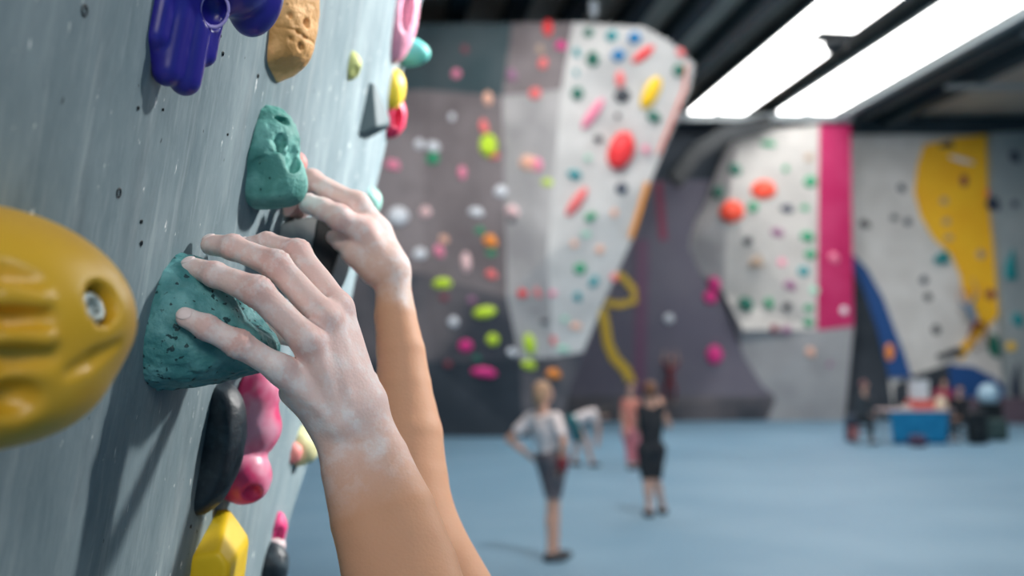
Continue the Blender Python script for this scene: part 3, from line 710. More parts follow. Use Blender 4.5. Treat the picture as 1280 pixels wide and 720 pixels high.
# nearer (left) hand
pinky = [J(352, 463, .716, 17), J(298, 430, .700, 16.5), J(258, 409, .694, 14.5), J(233, 397, .694, 13)]
ring = [J(386, 428, .722, 19), J(321, 364, .708, 18.5), J(268, 343, .714, 15), J(239, 334, .726, 13)]
middle = [J(408, 400, .738, 19), J(345, 331, .738, 17.5), J(291, 309, .750, 15), J(264, 306, .764, 13.5)]
index = [J(423, 385, .762, 18), J(372, 316, .782, 16), J(334, 304, .800, 13), J(304, 309, .812, 12)]
thumb = [J(452, 480, .785, 22), J(415, 440, .815, 18), J(375, 420, .830, 15), J(335, 415, .832, 13)]
fingersL = [pinky, ring, middle, index]
pipsL = [f[1][0] for f in fingersL]; mcpL = [f[0][0] for f in fingersL]
ul = [J(421, 532, .752, 27), J(433, 588, .748, 31), J(452, 650, .738, 38), J(472, 711, .728, 44), J(520, 850, .69, 52), J(560, 930, .675, 46)]
rd = [J(456, 510, .757, 24), J(478, 570, .752, 32), J(502, 640, .742, 42), J(526, 711, .73, 46), J(566, 840, .69, 50), J(592, 930, .675, 42)]
carp = [J(414, 520, .742, 21), J(427, 514, .742, 23), J(442, 507, .746, 24), J(455, 500, .754, 23)]
def armL(p):
    palm = None
    for i, f in enumerate(fingersL):
        c = cap(p, f[0][0], carp[i][0], f[0][1] * 0.98, carp[i][1]); palm = c if palm is None else smin(palm, c, 0.010)
    off = np.array((0, 0.014, 0))
    palm = smin(palm, cap(p, ring[0][0] + off, carp[1][0] + off, 0.012, 0.014), 0.008)
    palm = smin(palm, cap(p, middle[0][0] + off, carp[2][0] + off, 0.012, 0.014), 0.008)
    a, ra = J(366, 490, .737, 18); b, rb = J(408, 522, .752, 24); palm = smin(palm, cap(p, a, b, ra, rb), 0.010)
    arm = smin(chain(p, ul, 0.0015), chain(p, rd, 0.0015), 0.022)
    palm = smin(palm, arm, 0.016)
    # knuckles and tendons
    for i, f in enumerate(fingersL):
        kn = f[0][0] + np.array((0.0, -0.0095, 0.003)) ; palm = smin(palm, np.sqrt(((p - kn) ** 2).sum(1)) - (0.0058 if i else 0.004), 0.009)
        tb = carp[i][0] * 0.92 + f[0][0] * 0.08 + np.array((0, -0.0135, 0.0)); palm = smin(palm, cap(p, kn + np.array((0, 0.003, 0)), tb, 0.0034, 0.0004), 0.0075)
    u, ru = J(424, 528, .7335, 9); palm = smin(palm, np.sqrt(((p - u) ** 2).sum(1)) - ru, 0.012)
    d = palm
    for f in fingersL:
        g = chain(p, f, 0.002)
        for jj in (1, 2):
            g = smin(g, np.sqrt(((p - f[jj][0]) ** 2).sum(1)) - f[jj][1] * (1.03 if jj == 1 else 1.02), 0.005)
        # knuckle creases
        q = p - f[1][0]; ax = f[0][0] - f[2][0]; ax = ax / np.linalg.norm(ax); t = q @ ax
        g = g + 0.0007 * np.exp(-(t / 0.0060) ** 2) * np.cos(t * 2 * math.pi / 0.0042)
        q = p - f[2][0]; ax = f[1][0] - f[3][0]; ax = ax / np.linalg.norm(ax); t = q @ ax
        g = g + 0.0005 * np.exp(-(t / 0.0036) ** 2) * np.cos(t * 2 * math.pi / 0.0038)
        d = np.minimum(d, smin(g, palm, 0.007))
    d = np.minimum(d, smin(chain(p, thumb, 0.004), palm, 0.008))
    return d + 0.0004 * vnoise(p, 70, 12)
# farther (right) hand
r_mid = [J(446, 257, .997, 14.5), J(389, 226, 1.0, 13.5), J(368, 238, 1.015, 12.5), J(357, 260, 1.028, 11)]
r_idx = [J(453, 289, .978, 17), J(424, 272, .966, 15), J(403, 261, .965, 13.5), J(386, 255, .968, 13)]
r_ring = [J(446, 264, 1.020, 14), J(394, 240, 1.035, 12.5), J(374, 246, 1.045, 11.5), J(362, 262, 1.052, 10.5)]
r_pky = [J(452, 275, 1.042, 12), J(406, 252, 1.060, 11), J(388, 255, 1.068, 10), J(374, 266, 1.072, 9)]
r_th = [J(468, 335, .985, 19), J(444, 316, .982, 14), J(426, 303, .990, 10.5), J(416, 296, 1.0, 9)]
fingersR = [r_idx, r_mid, r_ring, r_pky]
arm2 = [J(491, 352, .992, 21), J(494, 395, .985, 26), J(501, 440, .977, 30), J(505, 485, .97, 34), J(510, 545, .96, 43), J(511, 600, .95, 48), J(516, 650, .94, 43), J(522, 690, .93, 46)]
def armR(p):
    carpR = [J(484, 336, .985, 19), J(488, 330, .992, 19), J(488, 334, 1.003, 18), J(486, 340, 1.012, 16)]
    palm = None
    for i, f in enumerate(fingersR):
        c = cap(p, f[0][0], carpR[i][0], f[0][1] * 1.02, carpR[i][1]); palm = c if palm is None else smin(palm, c, 0.010)
    a, ra = J(474, 289, 1.0, 13); palm = smin(palm, cap(p, r_mid[0][0], a, r_mid[0][1], ra), 0.010)
    palm = smin(palm, cap(p, a, carpR[1][0], ra, carpR[1][1]), 0.010)
    arm = chain(p, arm2, 0.002)
    palm = smin(palm, arm, 0.016)
    palm = smin(palm, cap(p, r_th[0][0], r_th[1][0], r_th[0][1], r_th[1][1]), 0.010)
    d = palm
    for f in fingersR + [r_th]:
        g = chain(p, f, 0.004)
        g = smin(g, np.sqrt(((p - f[1][0]) ** 2).sum(1)) - f[1][1] * 1.04, 0.005)
        d = np.minimum(d, smin(g, palm, 0.007))
    return d + 0.0003 * vnoise(p, 70, 13)
shL = np.array((0.13, 0.60, 1.20)); shR = np.array((0.07, 0.95, 1.27))
elL = (ul[-1][0] + rd[-1][0]) / 2; elR = arm2[-2][0]
def upper(p):
    d = cap(p, elL, shL, 0.040, 0.052)
    return np.minimum(d, smin(cap(p, elR, shR, 0.036, 0.050), cap(p, elR + np.array((0.004, 0, -0.01)), elR + (shR - elR) * 0.5, 0.034, 0.044), 0.01))
def arms(p):
    bl = np.full(len(p), 1.0)
    mL = (p[:, 1] < 0.90)
    a = armL(p); b = armR(p); u = upper(p)
    return np.minimum(smin(a, cap(p, elL, shL, 0.040, 0.052), 0.02), smin(b, cap(p, elR, shR, 0.036, 0.050), 0.02))
skin = skin_mat('chalked_skin')
climber = empty('person', (0.15, 0.78, 0.0))
V1, Q1 = nets(arms, (-0.32, 0.52, 1.16), (0.22, 1.12, 1.96), 0.00165, 8, 1.4)
for _ in range(1):
    acc = np.zeros_like(V1); cnt = np.zeros(len(V1))
    for a in range(4):
        b = (a + 1) % 4
        np.add.at(acc, Q1[:, a], V1[Q1[:, b]]); np.add.at(cnt, Q1[:, a], 1); np.add.at(acc, Q1[:, b], V1[Q1[:, a]]); np.add.at(cnt, Q1[:, b], 1)
    V1 = V1 * 0.6 + 0.4 * acc / cnt[:, None]
# body below the frame: head, trunk, legs with feet on the mat
neck = (shL + shR) / 2 + np.array((-0.02, 0, 0.02)); headc = neck + np.array((-0.02, 0, 0.15)); hip = np.array((0.16, 0.78, 0.72))
Lh = hip + np.array((0, -0.10, 0)); Rh = hip + np.array((0, 0.10, 0))
Lk = np.array((-0.10, 0.58, 0.50)); Rk = np.array((-0.10, 0.98, 0.50)); La = np.array((-0.05, 0.60, 0.09)); Ra = np.array((-0.05, 0.96, 0.09))
def trunk(p):
    chest = (shL + shR) / 2 + np.array((0.01, 0, -0.12))
    d = ell(p, chest, (0.11, 0.165, 0.20)); d = smin(d, ell(p, (chest + hip) / 2 + np.array((0, 0, -0.03)), (0.095, 0.13, 0.17)), 0.06)
    d = smin(d, ell(p, hip, (0.11, 0.15, 0.11)), 0.05)
    d = smin(d, cap(p, shL, shR, 0.052, 0.052), 0.05); return d
def legs(p):
    d = chain(p, [(Lh, .085), (Lk, .055), (La, .036)], .02); return np.minimum(d, chain(p, [(Rh, .085), (Rk, .055), (Ra, .036)], .02))
def bodyf(p):
    d = smin(trunk(p), legs(p), 0.04)
    d = smin(d, cap(p, neck + np.array((0, 0, -0.03)), headc + np.array((0, 0, -0.05)), 0.052, 0.048), 0.02)
    d = smin(d, ell(p, headc, (0.088, 0.072, 0.108)), 0.02); d = smin(d, ell(p, headc + np.array((-0.03, 0, -0.06)), (0.05, 0.05, 0.05)), 0.02)
    d = smin(d, ell(p, headc + np.array((-0.092, 0, -0.012)), (0.016, 0.010, 0.02)), 0.01)
    for s in (-1, 1): d = smin(d, ell(p, headc + np.array((0.0, s * 0.073, -0.01)), (0.018, 0.008, 0.028)), 0.006)
    for A in (La, Ra): d = smin(d, ell(p, A + np.array((-0.07, 0, -0.05)), (0.12, 0.042, 0.035)), 0.03)
    u = np.minimum(cap(p, shL, shL + (elL - shL) * 0.4, 0.050, 0.044), cap(p, shR, shR + (elR - shR) * 0.4, 0.048, 0.042))
    return smin(d, u, 0.02)
V2, Q2 = nets(bodyf, (-0.35, 0.40, 0.0), (0.42, 1.2, 1.54), 0.012)
Vb = np.concatenate([V1, V2]); Qb = np.concatenate([Q1, Q2 + len(V1)])
body = mesh_obj('body', Vb, Qb, skin, climber, smooth=True)
# chalk and flush amounts per vertex
def seg_t(p, pts):  # distance in metres down from the knuckles
    return p
wl = (ul[0][0] + rd[0][0]) / 2; dl = (ul[3][0] + rd[3][0]) / 2 - wl; dl /= np.linalg.norm(dl)
wr = arm2[0][0]; dr = arm2[4][0] - wr; dr /= np.linalg.norm(dr)
tl = (Vb - wl) @ dl; tr = (Vb - wr) @ dr
isR = np.minimum.reduce([np.sqrt(((Vb - a[0]) ** 2).sum(1)) for a in arm2 + r_mid + r_idx]) < np.minimum.reduce([np.sqrt(((Vb - a[0]) ** 2).sum(1)) for a in ul + rd + pinky + middle])
ck = np.where(isR, 1 - np.clip((tr + 0.045) / 0.075, 0, 1) * 1.0, 1 - np.clip((tl - 0.0) / 0.075, 0, 1)); ck = np.clip(ck, 0, 1) * 0.95
fl = np.zeros(len(Vb))
for f in fingersL + fingersR:
    for jj, rr, ww in ((0, 0.011, 0.6), (1, 0.009, 1.0), (2, 0.007, 0.7)):
        fl = np.maximum(fl, ww * np.exp(-(np.sqrt(((Vb - f[jj][0]) ** 2).sum(1)) / (f[jj][1] + rr * 0.35)) ** 4))
ds = np.zeros(len(Vb))
for a, b, r in ((P(352, 475, .715), P(400, 525, .735), 0.010), (P(408, 515, .72), P(440, 535, .735), 0.008), (P(430, 538, .73), P(452, 550, .74), 0.007), (P(330, 455, .70), P(365, 482, .71), 0.010),
                (P(386, 250, .955), P(381, 262, .96), 0.012), (P(503, 330, .98), P(508, 370, .98), 0.01), (P(447, 548, .73), P(470, 556, .73), 0.004)):
    a = np.array(a); b = np.array(b); dd = cap(Vb, a, b, 0, 0); ds = np.maximum(ds, np.exp(-(np.maximum(dd - 0.006, 0) / r) ** 2))
for f in fingersL: 
    dd = cap(Vb, f[2][0], f[3][0], 0, 0); ds = np.maximum(ds, 0.6 * np.exp(-(dd / 0.012) ** 2))
ds *= 0.75
for nm, arr in (('chalk', ck), ('flush', fl), ('dust', ds)):
    at = body.data.attributes.new(nm, 'FLOAT', 'POINT'); at.data.foreach_set('value', arr.astype(np.float32))
tag(climber, 'person at the close wall whose chalky hands and forearms fill the foreground', 'person')
m_nail = mat('fingernail', (0.86, 0.70, 0.68), 0.35)
def nail(f, up, rr=0.0052, ln=0.0068, fn=armL):
    tip, dip = f[3][0], f[2][0]; d = tip - dip; d /= np.linalg.norm(d); up = np.array(up, float); up -= (up @ d) * d; up /= np.linalg.norm(up)
    c = tip + up * f[3][1] * 0.90 + d * f[3][1] * 0.30; s = np.cross(d, up); R = np.stack([d, s, up], 1)
    def g(p): return smax(fn(p) - 0.0006, ell(p, c, (ln, rr, 0.0065), R), 0.0006)
    sdf_obj('fingernail', g, c - 0.012, c + 0.012, 0.0005, m_nail, body, origin=None, relax=0)
nail(pinky, (0.15, -1.0, 0.45)); nail(ring, (0.05, -0.75, 0.9)); nail(middle, (0.05, -0.55, 1.0)); nail(index, (0.1, -0.4, 1.0))
nail(r_idx, (0.1, -0.6, 1.0), fn=armR); nail(r_mid, (-0.3, -0.3, 1.0), fn=armR)
# clothes and hair of the climber
Hc = headc
sdf_obj('hair', lambda p: smax(np.minimum(ell(p, Hc + np.array((0.012, 0, 0.012)), (0.100, 0.085, 0.112)), cap(p, Hc + np.array((0.10, 0, 0.03)), Hc + np.array((0.13, 0, -0.12)), 0.03, 0.018)), halfsp(p, Hc + np.array((-0.045, 0, 0.03)), (-1, 0, -0.55)), 0.01),
        (-0.1, 0.6, 1.1), (0.35, 0.98, 1.55), 0.010, hm('dark_brown_hair', (0.06, 0.03, 0.015)), climber)
def tank(p):
    d = trunk(p) - 0.009
    d = smax(d, halfsp(p, (shL + shR) / 2 + np.array((0, 0, 0.035)), (0, 0, 1)), 0.01); d = smax(d, halfsp(p, hip, (0, 0, -1)), 0.01)
    for s_ in (shL, shR): d = smax(d, -(np.sqrt(((p - s_) ** 2).sum(1)) - 0.062), 0.01)
    return d
sdf_obj('tank_top', tank, (-0.1, 0.45, 0.6), (0.42, 1.1, 1.4), 0.012, hm('teal_cloth', (0.04, 0.2, 0.22), rough=0.8), climber)
sdf_obj('leggings', lambda p: smax(smax(smin(legs(p), ell(p, hip, (0.11, 0.15, 0.11)), 0.04) - 0.008, halfsp(p, hip + np.array((0, 0, 0.04)), (0, 0, 1)), 0.01), halfsp(p, La + np.array((0, 0, 0.07)), (0, 0, -1)), 0.01),
        (-0.3, 0.4, 0.05), (0.42, 1.2, 0.85), 0.012, hm('black_cloth', (0.015, 0.017, 0.022), rough=0.85), climber)
for A in (La, Ra):
    sdf_obj('climbing_shoe', lambda p, A=A: smax(smin(ell(p, A + np.array((-0.07, 0, -0.048)), (0.132, 0.050, 0.040)), ell(p, A + np.array((0, 0, -0.03)), (0.05, 0.046, 0.06)), 0.02), -(p[:, 2] - 0.001), 0.004), A - 0.25, A + 0.25, 0.010, hm('black_rubber', (0.02, 0.02, 0.02)), climber)

# ================================================================== PEOPLE IN THE HALL
m_skin = mat('skin', (0.62, 0.36, 0.27), 0.6); m_hairs = {}
def seg_cap(p, pts, rads, k):
    d = None
    for i in range(len(pts) - 1):
        c = cap(p, pts[i], pts[i + 1], rads[i], rads[i + 1]); d = c if d is None else smin(d, c, k)
    return d
def person(name_, j, label, top, bottom, shoes, hair, sleeve=0.35, shortleg=0.8, face=(1, 0, 0), s=1.0, h=0.016, hair_shape='short', top_name='t_shirt', bottom_name='shorts', seat=None, loc=None, torso=(0.135, 0.10), long_sleeve=False):
    """j: joint name -> world point. Body is one continuous surface; clothes, shoes and hair are its children."""
    j = {k: np.array(v, float) for k, v in j.items()}
    fc = np.array(face, float); fc /= np.linalg.norm(fc); up = np.array((0, 0, 1.0))
    sl, sr = j['shL'], j['shR']; nk = (sl + sr) / 2; hd = j['head']; pv = j['hip']
    hv = sl - sr; hv = hv / np.linalg.norm(hv); hipw = 0.095 * s
    hl = j.get('hipL', pv + hv * hipw); hr_ = j.get('hipR', pv - hv * hipw)
    spine = nk - pv; L = np.linalg.norm(spine); sp = spine / L; fw = np.cross(hv, sp); fw /= np.linalg.norm(fw)
    R = np.stack([hv, fw, sp], 1)
    chest = pv + spine * 0.70; belly = pv + spine * 0.36
    def trunk_(p):
        d = ell(p, chest, (0.155 * s, 0.105 * s, L * 0.36), R)
        d = smin(d, ell(p, belly, (0.125 * s, 0.095 * s, L * 0.36), R), 0.05 * s)
        d = smin(d, ell(p, pv, (0.155 * s, 0.115 * s, 0.12 * s), R), 0.05 * s)
        return smin(d, cap(p, sl, sr, 0.055 * s, 0.055 * s), 0.04 * s)
    def leg_(p, e=0.0):
        a = seg_cap(p, [hl, j['knL'], j['anL']], [0.082 * s + e, 0.055 * s + e, 0.036 * s + e], 0.02 * s)
        b = seg_cap(p, [hr_, j['knR'], j['anR']], [0.082 * s + e, 0.055 * s + e, 0.036 * s + e], 0.02 * s)
        for K_, A_ in (('knL', 'anL'), ('knR', 'anR')):   # calf
            cc = j[K_] * 0.68 + j[A_] * 0.32 - fc * 0.014 * s
            a = smin(a, ell(p, cc, (0.050 * s + e, 0.050 * s + e, 0.10 * s)), 0.03 * s)
        return np.minimum(a, b)
    def arm_(p, e=0.0):
        a = seg_cap(p, [sl, j['elL'], j['haL']], [0.050 * s + e, 0.038 * s + e, 0.026 * s + e], 0.012 * s)
        b = seg_cap(p, [sr, j['elR'], j['haR']], [0.050 * s + e, 0.038 * s + e, 0.026 * s + e], 0.012 * s)
        return np.minimum(a, b)
    side = np.cross(up, fc); side /= np.linalg.norm(side); uh = np.cross(fc, side)
    def hands_(p):
        d = None
        for E_, H_ in (('elL', 'haL'), ('elR', 'haR')):
            ax = j[H_] - j[E_]; ax /= np.linalg.norm(ax); sd = np.cross(ax, fc); n = np.linalg.norm(sd); sd = sd / n if n > 0.1 else side
            c = ell(p, j[H_] + ax * 0.05 * s, (0.040 * s, 0.040 * s, 0.040 * s)); c = smax(c, np.abs((p - j[H_]) @ np.cross(ax, sd)) - 0.020 * s, 0.012)
            for q, ln in ((-1.5, .062), (-.5, .075), (.5, .078), (1.5, .070)):
                b0 = j[H_] + ax * 0.075 * s + sd * q * 0.019 * s
                c = smin(c, cap(p, b0, b0 + ax * ln * s + fc * 0.012 * s, 0.0105 * s, 0.008 * s), 0.006)
            t0 = j[H_] + ax * 0.03 * s + sd * 0.03 * s; c = smin(c, cap(p, t0, t0 + ax * 0.045 * s + sd * 0.03 * s, 0.012 * s, 0.009 * s), 0.01)
            d = c if d is None else np.minimum(d, c)
        return d
    def head_(p):
        Rh_ = np.stack([fc, side, uh], 1)
        d = ell(p, hd, (0.092 * s, 0.074 * s, 0.105 * s), Rh_); d = smin(d, ell(p, hd + (fc * 0.035 - uh * 0.065) * s, (0.052 * s, 0.052 * s, 0.050 * s), Rh_), 0.03 * s)
        d = smin(d, ell(p, hd + (fc * 0.098 - uh * 0.015) * s, (0.018 * s, 0.012 * s, 0.022 * s), Rh_), 0.012 * s)
        d = smin(d, ell(p, hd + (fc * 0.082 - uh * 0.058) * s, (0.012 * s, 0.024 * s, 0.008 * s), Rh_), 0.008 * s)
        for q in (-1, 1):
            d = smin(d, ell(p, hd + (side * q * 0.076 - uh * 0.01) * s, (0.018 * s, 0.010 * s, 0.030 * s), Rh_), 0.006 * s)
            d = smax(d, -ell(p, hd + (fc * 0.094 + side * q * 0.032 + uh * 0.012) * s, (0.014 * s, 0.016 * s, 0.010 * s), Rh_), 0.01 * s)
        return d
    def feet_(p, e=0.0):
        d = None
        for A_ in ('anL', 'anR'):
            a = j[A_]; f_ = j.get('toe' + A_[-1], a + fc * 0.15 * s); dr_ = f_ - a; dr_[2] = 0; dr_ = dr_ / max(np.linalg.norm(dr_), 1e-6)
            Rf = np.stack([dr_, np.cross(up, dr_), up], 1)
            c = ell(p, np.array((a[0], a[1], a[2] - 0.035 * s)) + dr_ * 0.055 * s, (0.125 * s + e, 0.044 * s + e, 0.040 * s + e), Rf)
            c = smin(c, ell(p, a - up * 0.02 * s, (0.045 * s + e, 0.042 * s + e, 0.06 * s)), 0.03 * s)
            c = smax(c, (a[2] - 0.07 * s) - p[:, 2], 0.004)
            d = c if d is None else np.minimum(d, c)
        return d
    def full(p):
        d = smin(trunk_(p), leg_(p), 0.035 * s); d = smin(d, arm_(p), 0.022 * s)
        d = smin(d, seg_cap(p, [nk - sp * 0.03 * s, hd - (up * 0.06 + fc * 0.01) * s], [0.058 * s, 0.050 * s], 0.01), 0.03 * s)
        d = smin(d, head_(p), 0.015 * s); d = smin(d, hands_(p), 0.012 * s); return smin(d, feet_(p), 0.02 * s)
    A = np.stack(list(j.values())); lo = A.min(0) - 0.24 * s; hi = A.max(0) + 0.24 * s
    base = Vector(loc) if loc is not None else Vector(((j['anL'][0] + j['anR'][0]) / 2, (j['anL'][1] + j['anR'][1]) / 2, 0))
    e = empty('person', base)
    sdf_obj('body', full, lo, hi, h, m_skin, e)
    ups = lambda a, b, t: a + (b - a) * t
    def shirt(p):
        d = trunk_(p) - 0.012 * s
        if sleeve > 0:
            if long_sleeve: sv = arm_(p, 0.012 * s)
            else: sv = np.minimum(cap(p, sl, ups(sl, j['elL'], sleeve), 0.066 * s, 0.062 * s), cap(p, sr, ups(sr, j['elR'], sleeve), 0.066 * s, 0.062 * s))
            d = smin(d, sv, 0.03 * s)
        d = smax(d, halfsp(p, pv - sp * 0.01, -sp), 0.01)
        return smax(d, -(np.sqrt(((p - (nk + sp * 0.075 * s)) ** 2).sum(1)) - 0.070 * s), 0.008)
    sdf_obj(top_name, shirt, lo, hi, h, top, e)
    def short_(p):
        d = smin(leg_(p, 0.018 * s), trunk_(p) - 0.014 * s, 0.04 * s)
        d = smax(d, halfsp(p, pv + sp * 0.09 * s, sp), 0.008)
        for K_ in ('L', 'R'):
            H_ = hl if K_ == 'L' else hr_; kn = j['kn' + K_]; an = j['an' + K_]
        # cut below the hem measured along each thigh / shin
        def cut(H_, kn, an):
            if shortleg <= 1: q = ups(H_, kn, shortleg); n = kn - H_
            else: q = ups(kn, an, shortleg - 1); n = an - kn
            return q, n / np.linalg.norm(n)
        ql, nl = cut(hl, j['knL'], j['anL']); qr, nr = cut(hr_, j['knR'], j['anR'])
        dl_ = np.sqrt(((p - (hl + j['knL']) / 2) ** 2).sum(1)); 
        cutl = halfsp(p, ql, nl); cutr = halfsp(p, qr, nr)
        nearL = seg_cap(p, [hl, j['knL'], j['anL']], [0, 0, 0], 0.001) < seg_cap(p, [hr_, j['knR'], j['anR']], [0, 0, 0], 0.001)
        return np.maximum(d, np.where(nearL, cutl, cutr))
    sdf_obj(bottom_name, short_, lo, hi, h, bottom, e)
    for A_ in ('anL', 'anR'):
        other = j['anR' if A_ == 'anL' else 'anL']
        def shoe(p, a=j[A_], o2=other):
            return np.maximum(smax(feet_(p, 0.008 * s), p[:, 2] - (a[2] + 0.02 * s), 0.005), np.sqrt(((p - a) ** 2).sum(1)) - np.sqrt(((p - o2) ** 2).sum(1)))
        sdf_obj('shoe', shoe, j[A_] - 0.26 * s, j[A_] + 0.26 * s, h * 0.8, shoes, e)
    def hr(p):
        Rh_ = np.stack([fc, side, uh], 1)
        d = ell(p, hd + (-fc * 0.010 + uh * 0.010) * s, (0.102 * s, 0.088 * s, 0.112 * s), Rh_)
        if hair_shape == 'bob': d = smin(d, ell(p, hd + (-fc * 0.035 - uh * 0.06) * s, (0.070 * s, 0.086 * s, 0.095 * s), Rh_), 0.03)
        if hair_shape == 'bun': d = smin(d, ell(p, hd + (-fc * 0.075 + uh * 0.095) * s, (0.045 * s,) * 3), 0.015)
        if hair_shape == 'tail': d = smin(d, cap(p, hd + (-fc * 0.09 + uh * 0.05) * s, hd + (-fc * 0.12 - uh * 0.14) * s, 0.034 * s, 0.016 * s), 0.015)
        return smax(d, halfsp(p, hd + (fc * 0.040 + uh * 0.020) * s, fc * 1.0 - uh * 0.55), 0.01)
    sdf_obj('hair', hr, hd - 0.3 * s, hd + 0.3 * s, h * 0.8, hair, e)
    tag(e, label, 'person'); return e
def PX(Y, dY=0.0, **k): return {a: P(v[0], v[1], Y + (v[2] if len(v) > 2 else 0)) for a, v in k.items()}
def ground(j, names, z=0.07):
    for n in names: j[n].z = z
    return j
blond = hm('blond_hair', (0.42, 0.26, 0.16)); brown = hm('brown_hair', (0.17, 0.075, 0.04)); blackhair = hm('black_hair', (0.015, 0.012, 0.012))
white_c = hm('white_cotton', (0.78, 0.69, 0.68), rough=0.9); grey_c = hm('grey_cotton', (0.16, 0.135, 0.15), rough=0.9); black_c = hm('black_cotton', (0.012, 0.016, 0.022), rough=0.9)
dshoe = hm('dark_shoe', (0.03, 0.03, 0.035)); teal_c = hm('teal_cotton', (0.03, 0.15, 0.17), rough=0.9); coral_c = hm('coral_cotton', (0.62, 0.22, 0.17), rough=0.9); rose_c = hm('rose_cotton', (0.55, 0.17, 0.20), rough=0.9); wine_c = hm('wine_cotton', (0.16, 0.02, 0.03), rough=0.9)
Y = 9.57
j = PX(Y, head=(679, 491), shL=(664, 523, .10), shR=(694, 524, -.12), hip=(690, 573), elL=(636, 549, .16), haL=(664, 571, .16), elR=(706, 555, -.22), haR=(700, 579, -.20), knL=(693, 630, .06), knR=(690, 632, -.07), anL=(694, 685, .07), anR=(688, 687, -.09))
ground(j, ('anL', 'anR'))
P1 = person('person', j, 'person in white T-shirt and grey shorts standing with a hand on the hip', white_c, grey_c, dshoe, blond, face=(0.93, 0.35, 0), s=0.96, h=0.012, sleeve=0.55, shortleg=0.85, hair_shape='bob', top_name='t_shirt')
bx = np.array(j['haR'])
sdf_obj('waist_bag', lambda p: rbox(p, bx + np.array((0.02, -0.02, -0.01)), (0.05, 0.04, 0.065), 0.02), bx - 0.15, bx + 0.15, 0.012, wine_c, P1)
Y = 12.5
j = PX(Y, head=(812, 488), shL=(801, 513, -.02), shR=(826, 512, .02), hip=(814, 562), elL=(797, 534, .16), haL=(808, 549, .24), elR=(836, 532, .14), haR=(828, 508, .26), knL=(809, 600), knR=(820, 600, .03), anL=(812, 636), anR=(829, 631, .25))
ground(j, ('anL', 'anR'))
person('person', j, 'person in black sleeveless top and black shorts seen from behind', black_c, black_c, dshoe, brown, face=(-0.25, 1, 0), s=0.98, h=0.014, sleeve=0.0, shortleg=0.95, hair_shape='short', top_name='vest')
Y = 19.6
j = PX(Y, head=(757, 517, -.12), shL=(743, 517, -.15), shR=(742, 515, .18), hip=(715, 526), elL=(748, 535, -.18), haL=(745, 553, -.15), elR=(749, 533, .2), haR=(748, 552, .18), knL=(732, 550, -.12), knR=(722, 553, .14), anL=(740, 577, -.14), anR=(717, 574, .16))
ground(j, ('anL', 'anR'))
person('person', j, 'dark haired person bending forward, hands on knees, in pale top and teal shorts', white_c, teal_c, dshoe, blackhair, face=(0.5, 0.1, -0.85), s=1.0, h=0.018, sleeve=0.5, shortleg=0.95, hair_shape='bob')
Y = 19.0
j = PX(Y, head=(788, 484), shL=(796, 503), shR=(781, 503), hip=(789, 540), elL=(800, 520, .05), haL=(798, 536, -.05), elR=(777, 521), haR=(781, 536, -.1), knL=(794, 562), knR=(787, 562), anL=(795, 580), anR=(787, 580, -.05))
ground(j, ('anL', 'anR'))
person('person', j, 'person in coral top and pink leggings half hidden behind the one in black', coral_c, rose_c, dshoe, blackhair, face=(0.2, -1, 0), s=1.0, h=0.018, sleeve=0.4, shortleg=1.8, hair_shape='bun', bottom_name='leggings')
# climber low on the slate wall
h0 = onW(T2, 838, 470)[0]; Yc = h0.y - 0.28
j = PX(Yc, head=(839, 447, -.12), shL=(833, 459), shR=(844, 459), hip=(838, 478), elL=(829, 451, .1), haL=(831, 441, .2), elR=(849, 452, .1), haR=(846, 442, .2), knL=(832, 489, -.05), knR=(844, 488, -.05), anL=(834, 503, .12), anR=(842, 505, .12))
person('person', j, 'person in dark red climbing low on the slate purple wall', wine_c, wine_c, dshoe, hm('pinkish_hair', (0.5, 0.25, 0.22)), face=(0, 1, 0), s=0.85, h=0.025, sleeve=0.9, shortleg=1.7, bottom_name='trousers', loc=(h0.x, Yc, 0.9))
# climber on the yellow panel
Yc = YW - 0.75
j = PX(Yc, head=(1206, 366, -.05), shL=(1204, 382), shR=(1216, 377), hip=(1221, 404, -.1), elL=(1198, 372, .25), haL=(1201, 356, .4), elR=(1222, 364, .25), haR=(1216, 350, .4), knL=(1212, 420, .1), knR=(1234, 412, .1), anL=(1222, 436, .35), anR=(1232, 432, .35))
person('person', j, 'person in blue grey top and dark red shorts climbing below the yellow panel', hm('blue_grey_cotton', (0.12, 0.2, 0.30)), wine_c, dshoe, hm('ginger_hair', (0.5, 0.17, 0.04)), face=(-0.1, 1, 0.1), s=1.0, h=0.03, sleeve=0.5, shortleg=0.9, loc=(Vector(j['hip']).x, Yc, 2.5))
# people at the table
Y = 26.2
j = PX(Y, head=(1080, 481), shL=(1074, 497, -.1), shR=(1088, 498, .1), hip=(1078, 524), elL=(1072, 512, -.12), haL=(1086, 518, -.15), elR=(1090, 511, .1), haR=(1093, 519, -.05), knL=(1089, 530, -.12), knR=(1090, 529, .14), anL=(1088, 552, -.12), anR=(1090, 551, .16))
ground(j, ('anL', 'anR'))
seatP = Vector(j['hip'])
person('person', j, 'person in dark clothes sitting at the left end of the blue table', hm('dark_jacket', (0.03, 0.04, 0.05)), black_c, dshoe, hm('pinkish_brown_hair', (0.22, 0.09, 0.09)), face=(1, -0.2, 0), s=1.0, h=0.022, sleeve=0.9, shortleg=1.8, bottom_name='trousers', top_name='jacket', long_sleeve=True)
j = PX(27.2, head=(1200, 487), shL=(1207, 500), shR=(1190, 500), hip=(1200, 526), elL=(1211, 513), haL=(1200, 521, -.2), elR=(1186, 513), haR=(1192, 521, -.2), knL=(1196, 530, -.35), knR=(1186, 530, -.33), anL=(1198, 551, -.4), anR=(1189, 551, -.4))
ground(j, ('anL', 'anR'))
